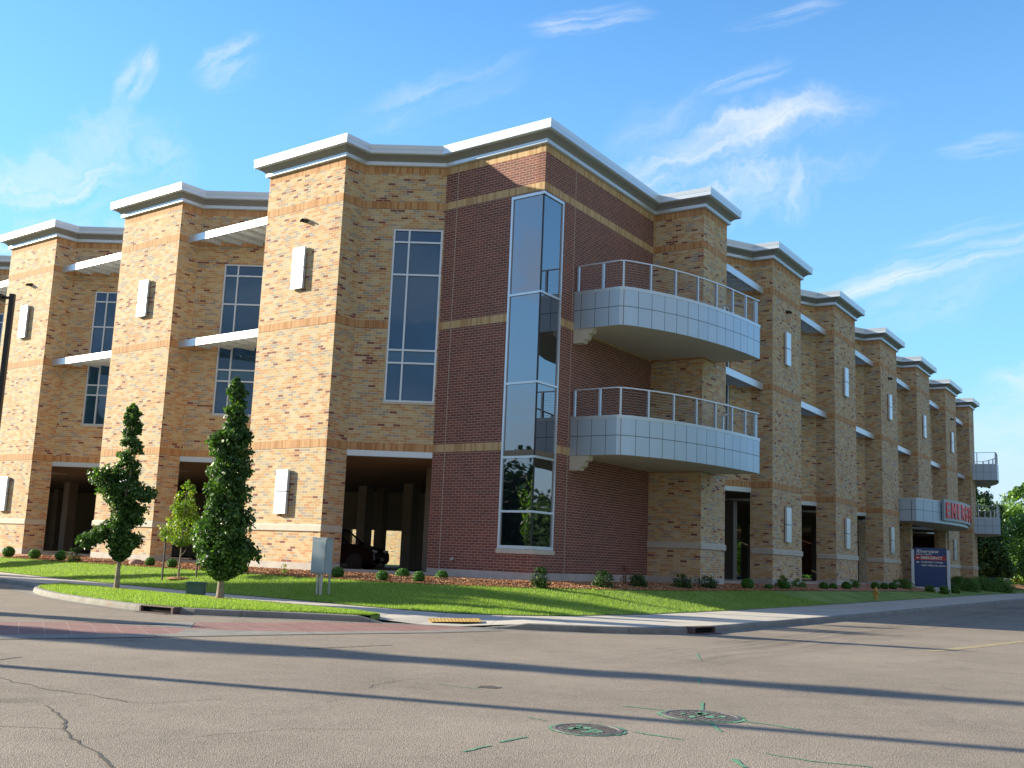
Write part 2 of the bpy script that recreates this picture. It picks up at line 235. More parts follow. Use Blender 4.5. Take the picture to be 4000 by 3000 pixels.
# ---------------------------------------------------------------- mesh helpers
class MB:
    def __init__(s): s.v=[]; s.f=[]; s.uv=[]; s.mi=[]
    def face(s,pts,uv=None,mi=0):
        i=len(s.v); s.v+= [tuple(p) for p in pts]; s.f.append(list(range(i,i+len(pts)))); s.mi.append(mi)
        if uv is None:
            a,b,c=Vector(pts[0]),Vector(pts[1]),Vector(pts[2]); n=(b-a).cross(c-a)
            if n.length<1e-9 and len(pts)>3: n=(c-a).cross(Vector(pts[3])-a)
            n=n.normalized() if n.length>0 else Vector((0,0,1))
            if abs(n.z)<.75:
                t=Vector((0,0,1)).cross(n).normalized(); uv=[(Vector(p).dot(t),p[2]) for p in pts]
            else: uv=[(p[0],p[1]) for p in pts]
        s.uv+=uv
    def hexa(s,p,mi=0):  # 8 points: bottom 4 ccw, top 4
        for q in ((3,2,1,0),(4,5,6,7),(0,1,5,4),(1,2,6,5),(2,3,7,6),(3,0,4,7)): s.face([p[k] for k in q],mi=mi)
        return s
    def box(s,c,sz,ax=(1,0),mi=0):
        """centre, size (along ax, across, z)"""
        a=Vector((ax[0],ax[1],0)).normalized(); b=Vector((-a.y,a.x,0)); c=Vector(c); h=[x/2 for x in sz]
        P=[]
        for z in (-h[2],h[2]):
            for x,y in ((-h[0],-h[1]),(h[0],-h[1]),(h[0],h[1]),(-h[0],h[1])): P.append(c+a*x+b*y+Vector((0,0,z)))
        return s.hexa(P,mi)
    def prism(s,pl,z0,z1,mi=0,caps=True):
        ar=sum(pl[i][0]*pl[(i+1)%len(pl)][1]-pl[(i+1)%len(pl)][0]*pl[i][1] for i in range(len(pl)))
        if ar<0: pl=pl[::-1]
        n=len(pl)
        for i in range(n):
            a,b=pl[i],pl[(i+1)%n]; s.face([(a[0],a[1],z0),(b[0],b[1],z0),(b[0],b[1],z1),(a[0],a[1],z1)],mi=mi)
        if caps: s.face([(p[0],p[1],z1) for p in pl],mi=mi); s.face([(p[0],p[1],z0) for p in pl[::-1]],mi=mi)
        return s
    def beam(s,a,b,w,h=None,up=(0,0,1),mi=0):
        h=h or w; a,b=Vector(a),Vector(b); d=(b-a).normalized(); u=Vector(up)
        if abs(d.dot(u))>.95: u=Vector((1,0,0))
        r=d.cross(u).normalized(); u=r.cross(d)
        P=[]
        for p in (a,b):
            for x,y in ((-1,-1),(1,-1),(1,1),(-1,1)): P.append(p+r*x*w/2+u*y*h/2)
        return s.hexa([P[0],P[1],P[2],P[3],P[4],P[5],P[6],P[7]][::1],mi)
    def tube(s,pts,rad,n=8,mi=0,cap=True):
        rad=rad if isinstance(rad,(list,tuple)) else [rad]*len(pts); rings=[]
        for i,p in enumerate(pts):
            p=Vector(p); d=(Vector(pts[min(i+1,len(pts)-1)])-Vector(pts[max(i-1,0)])).normalized(); u=Vector((0,0,1)) if abs(d.z)<.9 else Vector((1,0,0))
            a=d.cross(u).normalized(); b=d.cross(a); rings.append([p+(a*cos(2*pi*k/n)+b*sin(2*pi*k/n))*rad[i] for k in range(n)])
        for i in range(len(rings)-1):
            for k in range(n): s.face([rings[i][k],rings[i+1][k],rings[i+1][(k+1)%n],rings[i][(k+1)%n]],mi=mi)
        if cap: s.face(rings[0],mi=mi); s.face(rings[-1][::-1],mi=mi)
        return s
    def lathe(s,c,prof,n=16,mi=0):
        for i in range(len(prof)-1):
            (r0,z0),(r1,z1)=prof[i],prof[i+1]
            for k in range(n):
                a,b=2*pi*k/n,2*pi*(k+1)/n
                q=[(c[0]+r0*cos(a),c[1]+r0*sin(a),c[2]+z0),(c[0]+r0*cos(b),c[1]+r0*sin(b),c[2]+z0),(c[0]+r1*cos(b),c[1]+r1*sin(b),c[2]+z1),(c[0]+r1*cos(a),c[1]+r1*sin(a),c[2]+z1)]
                if r0<1e-6: q=[q[0],q[2],q[3]]
                elif r1<1e-6: q=[q[0],q[1],q[2]]
                s.face(q,mi=mi)
        return s
    def build(s,name,mats,parent=None,merge=False,smooth=False,bevel=0,tri=False):
        me=bpy.data.meshes.new(name); me.from_pydata(s.v,[],s.f); mats=mats if isinstance(mats,(list,tuple)) else [mats]
        for m in mats: me.materials.append(m)
        uvl=me.uv_layers.new(name='UVMap'); uvl.data.foreach_set('uv',np.array(s.uv,dtype=np.float32).ravel())
        me.polygons.foreach_set('material_index',s.mi)
        o=bpy.data.objects.new(name,me); C.objects.link(o)
        if merge or smooth or bevel or tri:
            bm=bmesh.new(); bm.from_mesh(me)
            bmesh.ops.remove_doubles(bm,verts=bm.verts,dist=1e-4)
            if tri: bmesh.ops.triangulate(bm,faces=[f for f in bm.faces if len(f.verts)>4])
            bm.to_mesh(me); bm.free()
        if smooth:
            me.polygons.foreach_set('use_smooth',[True]*len(me.polygons)); me.set_sharp_from_angle(angle=R(35))
        if bevel:
            md=o.modifiers.new('bevel','BEVEL'); md.width=bevel; md.segments=2; md.limit_method='ANGLE'
        me.update()
        if parent is not None: o.parent=parent; o.matrix_parent_inverse=parent.matrix_world.inverted() if False else Matrix.Translation(-parent_loc(parent))
        return o
def parent_loc(p):
    l=Vector(p.location)
    while p.parent is not None: l=l+Vector(p.parent.location)+p.matrix_parent_inverse.translation; p=p.parent
    return l
def tag(o,label,cat,group=None,kind=None):
    if label: o['label']=label
    if cat: o['category']=cat
    if group: o['group']=group
    if kind: o['kind']=kind
    return o
def empty(name,loc,label,cat,group=None):
    o=bpy.data.objects.new(name,None); C.objects.link(o); o.location=loc; o.empty_display_size=.3; return tag(o,label,cat,group)
def struct(o): o['kind']='structure'; return o
def copy_tree(root,loc,rotz=0,scale=1,label=None):
    def rec(o,par):
        c=o.copy(); C.objects.link(c)
        if par is not None: c.parent=par
        for ch in list(o.children): rec(ch,c)
        return c
    r=rec(root,None); r.location=loc; r.rotation_euler=(0,0,rotz); r.scale=(scale,)*3 if not isinstance(scale,tuple) else scale
    if label: r['label']=label
    return r
def sweep(mb,path,prof,closed=False,mi=0,caps=True):
    """path: xy list, outward = right-hand side; prof: closed loop of (out,z)"""
    n=len(path); P=[Vector((p[0],p[1])) for p in path]; offs=[]
    for i in range(n):
        d0=(P[i]-P[i-1]).normalized() if i>0 or closed else (P[1]-P[0]).normalized()
        d1=(P[(i+1)%n]-P[i]).normalized() if i<n-1 or closed else d0
        n0=Vector((d0.y,-d0.x)); n1=Vector((d1.y,-d1.x)); mv=(n0+n1); mv=mv/max(mv.length_squared/2,.3) if mv.length>1e-6 else n0
        offs.append(mv)
    zs=[p[2] if len(p)>2 else 0 for p in path]
    rings=[[(P[i].x+offs[i].x*o,P[i].y+offs[i].y*o,z+zs[i]) for o,z in prof] for i in range(n)]
    cum=[0]
    for i in range(1,n): cum.append(cum[-1]+(P[i]-P[i-1]).length)
    m_=len(prof); pc=[0]
    for k in range(m_): pc.append(pc[-1]+sqrt((prof[(k+1)%m_][0]-prof[k][0])**2+(prof[(k+1)%m_][1]-prof[k][1])**2))
    for i in range(n if closed else n-1):
        j=(i+1)%n; uj=cum[j] if j>i else cum[i]+(P[j]-P[i]).length
        for k in range(m_):
            l=(k+1)%m_
            mb.face([rings[i][k],rings[j][k],rings[j][l],rings[i][l]],uv=[(cum[i],pc[k]),(uj,pc[k]),(uj,pc[k+1]),(cum[i],pc[k+1])],mi=mi)
    if not closed and caps: mb.face(rings[0],mi=mi); mb.face(rings[-1][::-1],mi=mi)
    return mb
def wall(mb,P,Q,z0,z1,th,holes=(),mi=0):
    """vertical wall from P to Q, outward on the right-hand side of P->Q; holes (s0,s1,z0,z1)"""
    P,Q=Vector(P),Vector(Q); L=(Q-P).length; d=(Q-P)/L; n=Vector((d.y,-d.x))
    ss=sorted({0,L,*[h[0] for h in holes],*[min(h[1],L) for h in holes]}); zz=sorted({z0,z1,*[h[2] for h in holes],*[h[3] for h in holes]})
    def pt(s,z,dep): q=P+d*s-n*dep; return (q.x,q.y,z)
    def solid(i,j):
        if i<0 or j<0 or i>=len(ss)-1 or j>=len(zz)-1: return False
        cs,cz=(ss[i]+ss[i+1])/2,(zz[j]+zz[j+1])/2
        return not any(h[0]<cs<h[1] and h[2]<cz<h[3] for h in holes)
    for i in range(len(ss)-1):
        for j in range(len(zz)-1):
            if not solid(i,j): continue
            a,b,c,e=ss[i],ss[i+1],zz[j],zz[j+1]
            mb.face([pt(a,c,0),pt(b,c,0),pt(b,e,0),pt(a,e,0)],mi=mi); mb.face([pt(b,c,th),pt(a,c,th),pt(a,e,th),pt(b,e,th)],mi=mi)
            if not solid(i-1,j): mb.face([pt(a,c,th),pt(a,c,0),pt(a,e,0),pt(a,e,th)],mi=mi)
            if not solid(i+1,j): mb.face([pt(b,c,0),pt(b,c,th),pt(b,e,th),pt(b,e,0)],mi=mi)
            if not solid(i,j-1): mb.face([pt(a,c,th),pt(b,c,th),pt(b,c,0),pt(a,c,0)],mi=mi)
            if not solid(i,j+1): mb.face([pt(a,e,0),pt(b,e,0),pt(b,e,th),pt(a,e,th)],mi=mi)
    return mb
# ---------------------------------------------------------------- ground
def gz(x): return 0.0 if x<5 else (x-5)*.0042 if x<55 else .21+(x-55)*.0012
def resample(pl,n):
    P=[Vector(p) for p in pl]; c=[0]
    for i in range(1,len(P)): c.append(c[-1]+(P[i]-P[i-1]).length)
    out=[]
    for k in range(n):
        t=c[-1]*k/(n-1); i=max(j for j in range(len(c)) if c[j]<=t+1e-9); i=min(i,len(P)-2); f=(t-c[i])/max(c[i+1]-c[i],1e-9); out.append(P[i].lerp(P[i+1],f))
    return out
def smooth(pl,it=2):
    for _ in range(it):
        o=[pl[0]]
        for i in range(len(pl)-1):
            a,b=Vector(pl[i]),Vector(pl[i+1]); o+= [tuple(a.lerp(b,.25)),tuple(a.lerp(b,.75))]
        o.append(pl[-1]); pl=o
    return pl
g=MB()
xs=[-400,-60,5,15,25,35,45,55,70,90,130,200,900]; ys=[-500,-40,-12,0,40,120,700]
for i in range(len(xs)-1):
    for j in range(len(ys)-1):
        g.face([(xs[i],ys[j],gz(xs[i])-.05),(xs[i+1],ys[j],gz(xs[i+1])-.05),(xs[i+1],ys[j+1],gz(xs[i+1])-.05),(xs[i],ys[j+1],gz(xs[i])-.05)])
struct(g.build('ground',GRASS))
KB=[(-4.2,75),(-6.9,40),(-9.0,22),(-10.1,16.2),(-10.9,13),(-11.5,11.6)]           # kerb line, road side, north arm
KI=[(-11.5,11.6),(-12.1,10.7),(-12.95,9.6),(-13.7,8.1),(-14.45,6.2),(-14.96,4.3),(-15.45,2.3),(-15.6,.85),(-15.5,-.2),(-15.0,-1.1),(-14.4,-1.9),(-13.9,-2.7),(-13.3,-4.0),(-12.9,-5.0),(-12.5,-5.8),(-12.0,-6.5),(-11.5,-7.4),(-10.9,-8.3),(-10.3,-8.9),(-9.6,-9.4),(-8.6,-9.8),(-7.6,-9.93),(-5.5,-9.95),(-3.3,-9.9),(5,-9.9),(15,-9.9),(30,-9.9),(55,-9.9),(90,-9.9),(170,-9.9)]
KL=[(*p,) for p in KB[:-1]]+KI
# road sheet (asphalt) with slight rise to the east
rd=MB(); far=[-300,-60,5,15,25,35,45,55,75,100,170,400]
kyr=[p for p in KL if p[0]>=5 and p[1]<-9]
def poly_road():
    west=[(-29,75),(-29,30),(-29,4),(-31,1),(-36,-1),(-300,-1)]
    return [(p[0],p[1],gz(p[0])) for p in KL]+[(400,-9.9,gz(400)),(400,-26,gz(400)),(100,-26,gz(100)),(55,-26,gz(55)),(5,-26,0),(-5,-26,0),(-14,-30,0),(-16,-60,0),(-36,-60,0),(-300,-30,0)]+[(x,y,0) for x,y in west[::-1]]
rp=poly_road(); rd.face(rp,uv=[(p[0],p[1]) for p in rp]); road=struct(rd.build('road',ASPH,tri=True))
# the kerb ring: full height, dropping to flush at the ramp
def kh(p):
    x,y=p
    if -6.35<y<-4.2 and x<-11.8: return .015
    if -7.0<y<-3.7 and x<-11.6: return .07
    return .15
kpath=[(p[0],p[1],gz(p[0])) for p in smooth(KL,1)]
kb=MB(); n=len(kpath)
P2=[Vector(p[:2]) for p in kpath]; cum=[0]
for i in range(1,n): cum.append(cum[-1]+(P2[i]-P2[i-1]).length)
rings=[]
for i in range(n):
    d=(P2[min(i+1,n-1)]-P2[max(i-1,0)]).normalized(); inn=Vector((-d.y,d.x)); h=kh(P2[i]); z=kpath[i][2]
    pr=[(-.0,-.04),(.02,h*.55),(.045,h*.9),(.08,h),(.17,h+.002),(.17,-.04)]
    rings.append([(P2[i].x+inn.x*a,P2[i].y+inn.y*a,z+b) for a,b in pr])
for i in range(n-1):
    for k in range(5): kb.face([rings[i][k+1],rings[i+1][k+1],rings[i+1][k],rings[i][k]][::-1],uv=[(cum[i],k*.1),(cum[i+1],k*.1),(cum[i+1],k*.1+.1),(cum[i],k*.1+.1)][::1])
kerb=struct(kb.build('kerb',KERB))
# concrete gutter strip along the kerb
gt=MB()
for i in range(n-1):
    q=[]
    for j in (i,i+1):
        d=(P2[min(j+1,n-1)]-P2[max(j-1,0)]).normalized(); o=Vector((d.y,-d.x)); w=.62 if P2[j].y>9.8 else .22
        q.append(((P2[j].x+o.x*w,P2[j].y+o.y*w,kpath[j][2]+.004),(P2[j].x,P2[j].y,kpath[j][2]+.006)))
    gt.face([q[0][0],q[1][0],q[1][1],q[0][1]],uv=[(cum[i],0),(cum[i+1],0),(cum[i+1],.3),(cum[i],.3)])
struct(gt.build('gutter',KERB))
inner=[(-1.8,75),(-4.2,40),(-5.7,24),(-7.3,17.1),(-8.5,11),(-9.24,6.3),(-9.5,2.7),(-9.95,0),(-10.25,-2.3),(-10.15,-4.1),(-9.3,-5.15),(-7.9,-5.95),(-4,-6.55),(2.8,-6.6),(14,-6.6),(30,-6.6),(55,-6.6),(90,-6.6),(170,-6.6)]
outer=[(-4.05,75),(-6.75,40),(-8.85,22),(-9.95,16.2),(-10.7,13),(-11.1,11.6),(-11.3,10),(-10.9,8.4),(-11.35,4.4),(-11.6,2.4),(-11.85,0),(-11.9,-1.3),(-12.15,-2.6),(-13.0,-4.02)]+[(-12.80,-5.0),(-12.35,-5.75),(-11.86,-6.42),(-11.36,-7.3),(-10.77,-8.18),(-10.2,-8.76),(-9.52,-9.24),(-8.55,-9.63),(-7.55,-9.76),(-5.5,-9.78),(-3.3,-9.73),(5,-9.73),(15,-9.73),(30,-9.73),(55,-9.73),(90,-9.73),(170,-9.73)]
def strip(name,A,B,mt,za,zb,nu=120,nv=1,key=None):
    a=smooth(A,1); b=smooth(B,1)
    a=resample(a,nu); b=resample(b,nu); mb=MB(); c=[0]
    for i in range(1,nu): c.append(c[-1]+(a[i]-a[i-1]).length)
    for i in range(nu-1):
        for j in range(nv):
            q=[];uvs=[]
            for ii,jj in ((i,j),(i+1,j),(i+1,j+1),(i,j+1)):
                t=jj/nv; p=a[ii].lerp(b[ii],t); z=za(a[ii])*(1-t)+zb(b[ii])*t; q.append((p.x,p.y,z)); uvs.append((c[ii],t*2))
            mb.face(q[::-1],uv=uvs[::-1])
    return mb.build(name,mt)
# pair up sidewalk edges in segments so that the ruling stays square
def seg_pairs(A,B,pa,pb):
    return A,B
sw=MB()
cs=[(-60,0)]
swz=lambda p:.15+gz(p.x)
k_in=[0,1,2,3,4,5,6,7,8,9,10,11,12,13,14,15,16,17,18]; 
pairs=[(0,0),(1,1),(2,2),(3,3),(4,5),(4,6),(5,7),(6,8),(6,9),(7,10),(8,11),(8,12),(8,13),(9,14),(9,15),(10,16),(10,17),(11,18),(11,19),(11,20),(12,22),(12,23),(13,25),(14,26),(15,27),(16,28),(17,29),(18,30)]
cuml=0
for (a0,b0),(a1,b1) in zip(pairs[:-1],pairs[1:]):
    A0,A1,B0_,B1_=inner[a0],inner[a1],outer[b0],outer[b1]
    L=((Vector(A0)+Vector(B0_)-Vector(A1)-Vector(B1_))/2).length
    def zz(p,out):
        z=.15+gz(p[0])
        if out and -6.2<p[1]<-4.3 and p[0]<-11.8: z=.02
        elif out and -7.0<p[1]<-3.7 and p[0]<-11.6: z=.075
        return z
    pts=[(*A0,zz(A0,0)),(*A1,zz(A1,0)),(*B1_,zz(B1_,1)),(*B0_,zz(B0_,1))]; uv=[(cuml,0),(cuml+L,0),(cuml+L,2),(cuml,2)]
    if a0==a1: pts=[pts[0],pts[2],pts[3]]; uv=[uv[0],uv[2],uv[3]]
    if b0==b1: pts=pts[:3]; uv=uv[:3]
    sw.face(pts[::-1],uv=uv[::-1]); cuml+=L
struct(sw.build('sidewalk',SIDE))
flr=MB(); flr.face([(x,y,.010) for x,y in [(-13.35,-3.3),(-13.2,-4.0),(-12.85,-5.0),(-12.45,-5.8),(-11.95,-6.5),(-11.45,-7.4),(-10.85,-8.25),(-10.2,-7.5),(-11,-4),(-12,-2.8)]][::-1]); struct(flr.build('sidewalk_ramp_base',SIDE))
# lawn between sidewalk and mulch bed
medge=[(-1.2,75),(-2.6,40),(-3.3,27),(-4.0,20),(-4.7,14),(-5.4,9),(-5.75,5.5),(-5.9,2.8),(-5.6,.6),(-4.6,-.9),(-3.4,-1.8),(-.7,-2.9),(3.8,-4.3),(12,-4.5),(28,-4.5),(49,-4.4),(90,-4.4),(170,-4.4)]
mz=lambda p:(.66 if p.x<12 else max(.66-(p.x-12)*.0045,.50) if p.x<60 else .5)
lpairs=[(0,0),(1,1),(2,2),(3,3),(4,4),(5,5),(6,6),(7,7),(8,8),(9,9),(10,10),(11,10),(11,11),(12,11),(13,12),(14,13),(15,14),(16,15),(17,16),(18,17)]
# the mulch list has more points near the corner than the walk: re-pair explicitly
lp=[(0,0),(1,1),(2,2),(3,3),(4,4),(5,5),(6,6),(7,7),(8,8),(9,9),(10,10),(11,11),(12,11),(13,12),(14,13),(15,14),(16,15),(17,16),(18,17)]
LA=[Vector(inner[a]) for a,b in lp]; LB=[Vector(medge[b]) for a,b in lp]
def dens(A,n=6):
    out=[]
    for i in range(len(A)-1):
        for k in range(n): out.append(A[i].lerp(A[i+1],k/n))
    return out+[A[-1]]
DA,DB=dens(LA),dens(LB); lawn=MB(); NV=8
def lawnp(i,t):
    a,b=DA[i],DB[i]; p=a.lerp(b,t); za=.165+gz(a.x); zb=mz(b); s=t**1.25
    return (p.x,p.y,za+(zb-za)*s)
for i in range(len(DA)-1):
    for j in range(NV):
        lawn.face([lawnp(i,(j+1)/NV),lawnp(i+1,(j+1)/NV),lawnp(i+1,j/NV),lawnp(i,j/NV)])
struct(lawn.build('lawn',GRASS,smooth=True))
# island of turf between the walk and the road
isl_out=[(-11.35,10.6),(-12.1,10.35),(-12.8,9.5),(-13.53,8.0),(-14.28,6.2),(-14.8,4.3),(-15.27,2.3),(-15.43,.85),(-15.33,-.2),(-14.85,-1.02),(-14.25,-1.8),(-13.75,-2.6),(-13.15,-3.85)]
isl_in=[(-11.3,10.4),(-11.1,9.2),(-10.95,8.4),(-11.2,6.2),(-11.35,4.4),(-11.5,2.9),(-11.6,2.0),(-11.7,.9),(-11.85,-.1),(-11.9,-.9),(-12.0,-1.7),(-12.2,-2.6),(-12.8,-3.85)]
isl=MB(); IP=list(zip(isl_out,isl_in))
def islp(i,f,t):
    a=Vector(isl_out[i]).lerp(Vector(isl_out[min(i+1,12)]),f); b=Vector(isl_in[i]).lerp(Vector(isl_in[min(i+1,12)]),f); p=a.lerp(b,t)
    return (p.x,p.y,.152+.05*sin(pi*t)*min(1,(12-i-f)/4+.1))
for i in range(12):
    for j in range(6): isl.face([islp(i,0,j/6),islp(i,1,j/6),islp(i,1,(j+1)/6),islp(i,0,(j+1)/6)])
for i in range(12):
    a,b=islp(i,0,1),islp(i,1,1); isl.face([(a[0],a[1],-.02),(b[0],b[1],-.02),b,a])
a,b=islp(12,0,0),islp(12,0,1); isl.face([(a[0],a[1],-.02),(b[0],b[1],-.02),b,a])
struct(isl.build('verge',GRASS))
# mulch bed sheet running up to the building
mb_=MB(); inr=[Vector(p) for p in [(6,75),(6,40),(6,27),(5,20),(4.5,14),(4,9),(3.5,6.5),(3.2,5),(3,4),(3.5,3.6),(4,3.4),(5,3.2),(8,3),(14,3),(28,3),(49,3),(90,3),(170,3)]]
ME=[Vector(p) for p in medge]
for i in range(len(ME)-1):
    for k in range(4):
        a0,a1=ME[i].lerp(ME[i+1],k/4),ME[i].lerp(ME[i+1],(k+1)/4); b0,b1=inr[i].lerp(inr[i+1],k/4),inr[i].lerp(inr[i+1],(k+1)/4)
        for t0,t1 in ((0,.08),(.08,.16),(.16,.24),(.24,1)):
            zt=lambda a,t:mz(a)+.02+(.80-mz(a))*min(t/.24,1)
            P=[(a0.lerp(b0,t1),zt(a0,t1)),(a1.lerp(b1,t1),zt(a1,t1)),(a1.lerp(b1,t0),zt(a1,t0)),(a0.lerp(b0,t0),zt(a0,t0))]
            mb_.face([(p.x,p.y,z) for p,z in P])
struct(mb_.build('mulch_bed',MULCH))
def soup(name,pos,nrm_tan,size,mt,rnd,shape='quad'):
    """many small leaf faces: pos (N,3), nrm_tan = (t,b) arrays (N,3), size (N,)"""
    N=len(pos); t,b=nrm_tan; s=size[:,None]
    if shape=='tri': V=np.stack([pos-t*s*.5,pos+t*s*.5,pos+b*s],1); k=3
    elif shape=='leaf': 
        V=np.stack([pos-b*s*.5,pos+t*s*.36-b*s*.02,pos+b*s*.55,pos-t*s*.36-b*s*.02],1); k=4
    else: V=np.stack([pos-t*s*.5-b*s*.5,pos+t*s*.5-b*s*.5,pos+t*s*.5+b*s*.5,pos-t*s*.5+b*s*.5],1); k=4
    me=bpy.data.meshes.new(name); me.vertices.add(N*k); me.vertices.foreach_set('co',V.astype(np.float32).ravel()); me.loops.add(N*k); me.loops.foreach_set('vertex_index',np.arange(N*k,dtype=np.int32))
    me.polygons.add(N); me.polygons.foreach_set('loop_start',np.arange(0,N*k,k,dtype=np.int32)); me.polygons.foreach_set('loop_total',np.full(N,k,dtype=np.int32))
    a=me.attributes.new('rnd','FLOAT','FACE'); a.data.foreach_set('value',rnd.astype(np.float32)); me.materials.append(mt); me.update(calc_edges=True)
    o=bpy.data.objects.new(name,me); C.objects.link(o); return o
def rdirs(N,up=0.0):
    v=rng.normal(size=(N,3)); v[:,2]+=up; v/=np.linalg.norm(v,axis=1)[:,None]; a=rng.normal(size=(N,3)); t=np.cross(v,a); t/=np.linalg.norm(t,axis=1)[:,None]; b=np.cross(v,t); return t,b
def blades(N,h,lean=.35):
    b=np.zeros((N,3)); b[:,2]=1; b[:,:2]=rng.normal(size=(N,2))*lean; b/=np.linalg.norm(b,axis=1)[:,None]; a=rng.uniform(0,2*pi,N); t=np.stack([np.cos(a),np.sin(a),np.zeros(N)],1)*.22; return t,b
# grass blades
pos=[]
for _ in range(70000):
    i=random.random()*11.98; ii=int(i); pos.append(islp(ii,i-ii,random.random()**1.0))
for _ in range(150000):
    i=random.uniform(12,84); ii=int(i); f=i-ii; t=random.random(); a=Vector(lawnp(ii,t)); b=Vector(lawnp(min(ii+1,len(DA)-1),t)); pos.append(tuple(a.lerp(b,f)))
pos=np.array(pos); t,b=blades(len(pos),1)
gb=soup('grass',pos,(t,b),rng.uniform(.035,.075,len(pos)),BLADE,rng.uniform(0,1,len(pos)),'tri'); tag(gb,'mown green lawn grass around the brick building','grass',kind='stuff')
# wood chips
pos=[]
for _ in range(60000):
    i=random.uniform(2,13.5); ii=int(i); f=i-ii; a=ME[ii].lerp(ME[ii+1],f); b=inr[ii].lerp(inr[ii+1],f); t=random.random()**1.3*.42; p=a.lerp(b,t); pos.append((p.x,p.y,mz(a)+.03+(.80-mz(a))*min(t/.24,1)))
pos=np.array(pos); t,b=rdirs(len(pos),2.5)
ch=soup('wood_chips',pos,(t,b*.45),rng.uniform(.035,.085,len(pos)),CHIP,rng.uniform(0,1,len(pos))); tag(ch,'reddish brown wood chip mulch along the building base','mulch',kind='stuff')
# ---- road markings and details
def flat(name,pts,mt,z=.005,uv=None):
    mb=MB(); mb.face([(x,y,gz(x)+z) for x,y in pts],uv=uv); return struct(mb.build(name,mt,tri=True))
PA,PB=Vector((-20.9,-.7)),Vector((-12.3,-6.2)); pd=(PB-PA).normalized(); pn=Vector((-pd.y,pd.x))
def puv(pts): return [((Vector(p)-PA).dot(pd),(Vector(p)-PA).dot(pn)) for p in pts]
cw=[(-24,-2.2),(-22.0,-3.4),(-19.24,-4.49),(-18.3,-3.65),(-17.8,-4.35),(-16.73,-5.28),(-14.3,-6.15),(-12.45,-6.35),(-12.35,-6.0),(-12.9,-4.95),(-13.4,-3.98),(-14.65,-3.3),(-15.3,-3.1),(-17.0,-2.38),(-18.1,-3.55),(-18.65,-2.7),(-19.06,-1.35),(-20.4,-.9),(-24,.5)]
flat('paver_crosswalk',cw,PAVER,.006,puv(cw))
cs1=[(-19.6,-1.1),(-17.0,-2.38),(-18.05,-3.5),(-18.25,-3.15),(-17.75,-2.62),(-19.3,-1.95)]
flat('crosswalk_border',[(-19.1,-1.3),(-17.0,-2.36),(-18.13,-3.56),(-18.63,-2.69),(-18.0,-2.75)],KERB,.009)
cs2=[(-24,-2.15),(-22.0,-3.38),(-19.24,-4.47),(-18.3,-3.63),(-17.8,-4.33),(-16.73,-5.26),(-14.3,-6.13),(-12.45,-6.33),(-12.35,-7.0),(-14.37,-6.62),(-17.63,-5.55),(-20.43,-4.75),(-22.34,-4.05),(-24,-3.0)]
flat('crosswalk_edging',cs2,KERB,.009,puv(cs2))
def ribbon(name,pts,w,mt,z=.004,jit=.0,lab=None):
    mb=MB(); P=[Vector(p) for p in pts]; Q=[]
    for i in range(len(P)-1):
        k=max(2,int((P[i+1]-P[i]).length/.12))
        for j in range(k): Q.append(P[i].lerp(P[i+1],j/k)+Vector((random.uniform(-jit,jit),random.uniform(-jit,jit))))
    Q.append(P[-1]); prev=None
    for i,q in enumerate(Q):
        d=(Q[min(i+1,len(Q)-1)]-Q[max(i-1,0)]).normalized(); nn=Vector((-d.y,d.x))*w*random.uniform(.5,1.1)*.5; cur=(q-nn,q+nn)
        if prev: mb.face([(prev[0].x,prev[0].y,gz(prev[0].x)+z),(cur[0].x,cur[0].y,gz(cur[0].x)+z),(cur[1].x,cur[1].y,gz(cur[1].x)+z),(prev[1].x,prev[1].y,gz(prev[1].x)+z)])
        prev=cur
    return struct(mb.build(name,mt))
ribbon('asphalt_joint',[(-25,-2.2),(-22.34,-4.12),(-20.43,-4.8),(-17.63,-5.6),(-14.37,-6.68),(-12.33,-7.1)],.035,CRACK,.010,.01)
for c,w in (([(-25.03,-8.39),(-25.14,-8.83),(-25.13,-9.05),(-25.24,-9.52),(-25.15,-10.3),(-25.2,-10.9)],.022),([(-26.17,-11.17),(-26.36,-11.55),(-26.59,-11.85),(-26.75,-12.17),(-26.94,-12.63),(-27.04,-12.97),(-27.23,-13.34),(-27.4,-13.8),(-27.9,-14.5)],.030),
    ([(-25.2,-10.9),(-25.07,-11.12),(-24.32,-11.3)],.014),([(-19.28,-7.71),(-18.53,-7.87),(-17.46,-8.02)],.05),([(-22.4,-11.69),(-22.13,-11.52),(-21.6,-11.45),(-21.05,-11.44)],.012),([(-24.6,-6.9),(-23.98,-6.7),(-23.8,-6.62),(-23.59,-6.56)],.05),
    ([(-18.9,-9.6),(-18.2,-10.4),(-17.9,-11.2),(-16.8,-12.1)],.010),([(-14.8,-9.2),(-13.2,-10.6),(-11.0,-11.4),(-8.0,-11.9)],.012),([(-20.4,-13.6),(-19.6,-14.3),(-19.3,-15.1),(-18.5,-15.9)],.008),([(-26.0,-12.9),(-25.2,-13.1),(-24.6,-13.7)],.009),([(-11.0,-13.8),(-9.6,-14.4),(-6.5,-14.9)],.012),
    ([(-25.9,-10.6),(-26.17,-11.17)],.02),([(-27.2,-11.0),(-26.8,-11.5),(-26.59,-11.85)],.012)):
    ribbon('asphalt_crack',c,w,CRACK,.004,.018)
